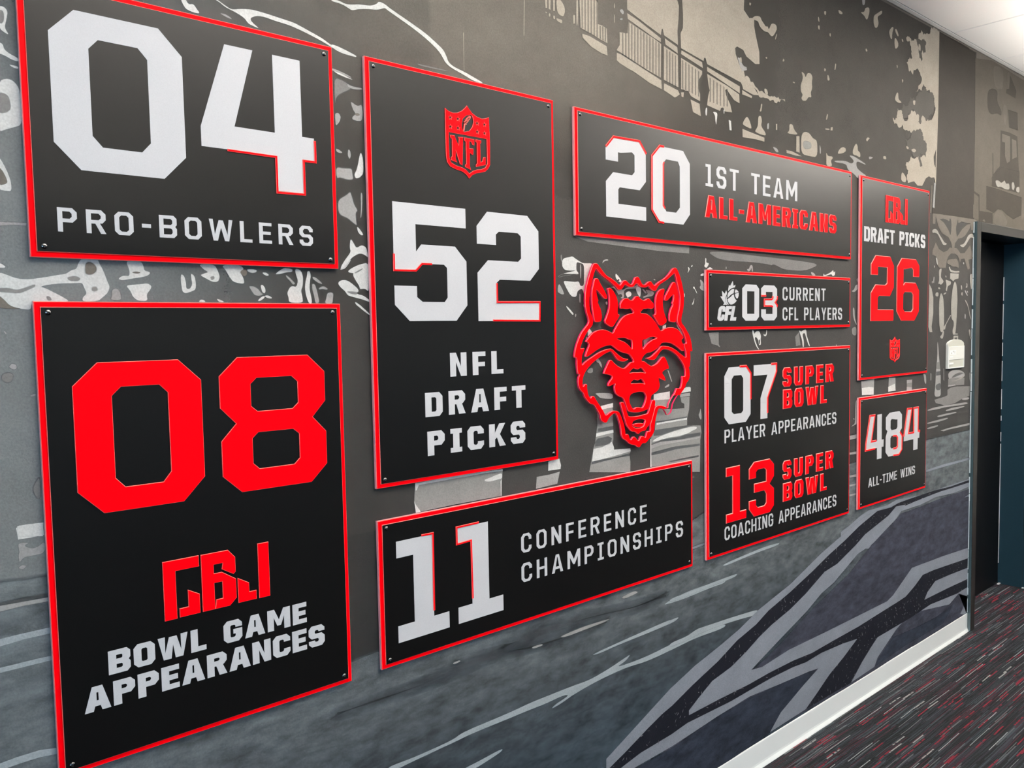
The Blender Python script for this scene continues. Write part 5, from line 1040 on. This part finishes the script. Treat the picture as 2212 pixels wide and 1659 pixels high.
# ------------------------------------------------------------------ wolf head cut from red acrylic
org = (2.0, YW, 1.1); cur = empty('wolf_head_emblem', org)
tag(cur, 'bright red cut-out wolf head emblem mounted on the mural between the signs', 'wall emblem')
def chaikin(c, it):
    for _ in range(it):
        o = []
        for i in range(len(c)):
            a, b = c[i], c[(i+1) % len(c)]
            o += [(a[0]*.78+b[0]*.22, a[1]*.78+b[1]*.22), (a[0]*.22+b[0]*.78, a[1]*.22+b[1]*.78)]
        c = o
    return c
wn = ['head_outline', 'ear_inset', 'cheek_band', 'ear_inset', 'cheek_band', 'face_mask', 'lower_jaw', 'tongue']; wi = 0
for ln in DATA.strip().split('\n'):
    if ln.startswith('wolf '):
        cs = [chaikin(clean(c), 1) for c in contours(ln[5:])]
        plate(wn[wi], [cs], 1.5935, 0.006, 0.9, [GLOW, REDE, WSIDE], cur, org); wi += 1
for x, z in ((1.865, 1.47), (1.99, 1.40), (1.995, 0.965)):
    k = MB(); k.box(x-0.006, x+0.006, 1.5994, YW, z-0.006, z+0.006); k.build('standoff', DARKGAP, cur)

# ------------------------------------------------------------------ room plaque by the door
org = (4.33, YW, 1.37); cur = empty('room_plaque', org)
tag(cur, 'small cream room plaque with arched top beside the doorway', 'plaque')
arch = [(4233,1374),(4432,1374),(4432,1490)] + [(4332.5 + 99.5*math.cos(t), 1490 + 24*math.sin(t)) for t in [math.pi*i/14 for i in range(1, 14)]] + [(4233,1490)]
plate('plaque_plate', [[arch]], 1.601, 0.010, 0.6, [PLATE, PLATEW, PLATEW], cur, org)
plate('name_insert', [[rect(4241, 4429, 1416, 1480)]], 1.599, 0.002, 0.5, [PLATEW, PLATEL, PLATEL], cur, org)
plate('side_rail', [[rect(4234, 4241, 1376, 1482)], [rect(4427, 4431, 1376, 1482)], [rect(4241, 4427, 1374.5, 1379)]], 1.5985, 0.0025, 0.4, [PLATEL, PLATEL, PLATEL], cur, org)
plate('pictogram_label', [[rect(4249, 4325, 1441, 1463)]], 1.5986, 0.0004, 0, [PLATEL]*3, cur, org)
plate('pictogram', [[[(4262,1446),(4280,1446),(4271,1454)]], [[(4284,1459),(4302,1459),(4293,1450)]], [[(4306,1446),(4312,1446),(4312,1459),(4306,1459)]]], 1.5984, 0.0002, 0, [PLATEM]*3, cur, org)
plate('braille_strip', [[rect(4250, 4290, 1428, 1434)], [rect(4247, 4296, 1394, 1403)]], 1.5985, 0.002, 0, [PLATEL]*3, cur, org)

# ------------------------------------------------------------------ printed mural: flat shapes in one skin on the wall
TONE = {'T':(.056,.052,.046,1),'D':(.112,.102,.089,1),'F':(.036,.035,.034,1),'L':(.53,.53,.515,1),'y':(.31,.305,.30,.85),'G':(.20,.195,.19,.8),'M':(.18,.18,.175,1),'p':(.235,.265,.285,1),'a':(.066,.074,.082,.55),'e':(.10,.10,.10,.6),  # T, F and l: D and L again, with the zone's dimmer light in the colour
 'A':(.098,.112,.120,1),'B':(.026,.042,.062,.92),'P':(.150,.166,.195,1),'C':(.031,.034,.048,1),'c':(.019,.024,.036,1),'K':(.008,.009,.014,1),'S':(.275,.246,.208,1),'s':(.20,.178,.150,.55),
 'Q':(.098,.088,.076,1),'d':(.028,.024,.020,1),'E':(.028,.024,.020,1),'N':(.068,.060,.049,1),'n':(.040,.035,.029,.9),'O':(.096,.087,.073,.9),'l':(.22,.212,.195,1)}
def ragged(c):
    """leafy, broken outline: long sides are split and pushed in and out"""
    for amp in (0.30, 0.30, 0.26):
        o = []
        for i in range(len(c)):
            a, b = c[i], c[(i+1) % len(c)]; o.append(a); d = math.hypot(b[0]-a[0], b[1]-a[1])
            if 14 < d < 420 and not (abs(b[0]-a[0]) < 6 and d > 120):
                k = random.uniform(-amp, amp) * min(d, 90); t = random.uniform(0.35, 0.65)
                o.append((a[0]+(b[0]-a[0])*t - (b[1]-a[1])/d*k, a[1]+(b[1]-a[1])*t + (b[0]-a[0])/d*k))
        c = o
    return c
def build_mural():
    V = []; F = []; M = []; COLS = []; layer = 0
    fleck_src = []
    # darker print behind lower and right-hand signs; dimmer light put into its colour
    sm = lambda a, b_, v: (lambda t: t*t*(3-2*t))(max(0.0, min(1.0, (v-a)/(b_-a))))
    def zone(y, x0, x1, z0, z1, nx, nz, fn):
        b0 = len(V)
        for k in range(nz + 1):
            for i in range(nx + 1): V.append((x0 + (x1-x0)*i/nx, y, z0 + (z1-z0)*k/nz))
        for k in range(nz):
            for i in range(nx):
                q = ((i, k), (i+1, k), (i+1, k+1), (i, k+1)); F.append(tuple(b0 + kk*(nx+1)+ii for ii, kk in q)); M.append(0)
                for ii, kk in q: COLS.append(fn(x0 + (x1-x0)*ii/nx, z0 + (z1-z0)*kk/nz))
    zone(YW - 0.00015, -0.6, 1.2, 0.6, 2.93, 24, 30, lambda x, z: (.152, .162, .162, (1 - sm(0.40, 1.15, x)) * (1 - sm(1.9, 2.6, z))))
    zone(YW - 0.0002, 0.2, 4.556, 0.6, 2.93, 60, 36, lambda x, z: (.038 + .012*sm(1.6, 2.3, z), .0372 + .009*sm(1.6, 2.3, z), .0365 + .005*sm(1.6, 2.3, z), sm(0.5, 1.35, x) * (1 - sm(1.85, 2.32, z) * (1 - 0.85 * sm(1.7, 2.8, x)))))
    for ln in MURAL.strip().split('\n'):
        p = ln.split(' '); tone = TONE[p[0]]; fe = float(p[1]); c = clean(pts(' '.join(p[3:])), 1.0)
        if len(c) < 3: continue
        if area2(c) < 0: c = c[::-1]
        if p[2] == '1': c = chaikin(c, 2)
        if p[2] == '2': c = ragged(c)
        size = math.sqrt(abs(area2(c))); fe = min(fe, size * (0.45 if p[0] in 'aeGn' else 0.18))
        layer += 1; y = YW - 0.0003 - layer * 0.0000038
        inn = inset(c, fe * 0.5, 1.6); outr = inset(c, -fe * 0.5, 1.6); mi = 1 if p[0] in 'AaeCc' else 0
        flat, tr = tess([inn]); b = len(V); n = len(inn)
        V += [(q[0]/1000, y, q[1]/1000) for q in flat]; F += [tuple(b+i for i in t) for t in tr]; M += [mi]*len(tr); COLS += [tone]*(3*len(tr))
        zmin, zmax = 0.08, 2.938
        V += [(q[0]/1000, y, min(max(q[1]/1000, zmin), zmax)) for q in outr]; t0 = (*tone[:3], 0.0)
        for i in range(n):
            j = (i + 1) % n; F.append((b+j, b+i, b+n+i, b+n+j)); M.append(mi); COLS += [tone, tone, t0, t0]
        if layer == 1:      # track print goes navy towards the foot; light fall-off put into its colour
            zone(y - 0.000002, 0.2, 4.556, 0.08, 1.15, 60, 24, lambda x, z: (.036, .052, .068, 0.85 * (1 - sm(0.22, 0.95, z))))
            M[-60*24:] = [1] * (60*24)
        if p[0] == 'K' and size > 150: fleck_src.append((flat, tr, y))
    # pale flecks printed over the black bands
    for flat, tr, y in fleck_src:
        ar = [abs((flat[b][0]-flat[a][0])*(flat[c][1]-flat[a][1])-(flat[c][0]-flat[a][0])*(flat[b][1]-flat[a][1]))/2 for a, b, c in tr]
        for t in random.choices(tr, ar, k=int(min(420, sum(ar)/900))):
            r1, r2 = sorted((random.random(), random.random())); w = (r1, r2-r1, 1-r2)
            cx = sum(w[i]*flat[t[i]][0] for i in range(3)); cz = sum(w[i]*flat[t[i]][1] for i in range(3))
            an = random.uniform(0, math.pi); ln_ = random.uniform(2, 9); wd = random.uniform(0.6, 1.8); dx, dz = math.cos(an), math.sin(an); b = len(V)
            for u_, v_ in ((-ln_, 0), (0, -wd), (ln_, 0), (0, wd)): V.append(((cx+u_*dx-v_*dz)/1000, YW - 0.0024, (cz+u_*dz+v_*dx)/1000))
            F.append((b, b+1, b+2, b+3)); M.append(0); g = random.uniform(0.05, 0.2); COLS += [(g, g, g*1.05, 1)]*4
    V2 = [(x, y, z) for x, y, z in V]
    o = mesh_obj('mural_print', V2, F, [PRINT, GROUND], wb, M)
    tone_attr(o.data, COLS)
    return o
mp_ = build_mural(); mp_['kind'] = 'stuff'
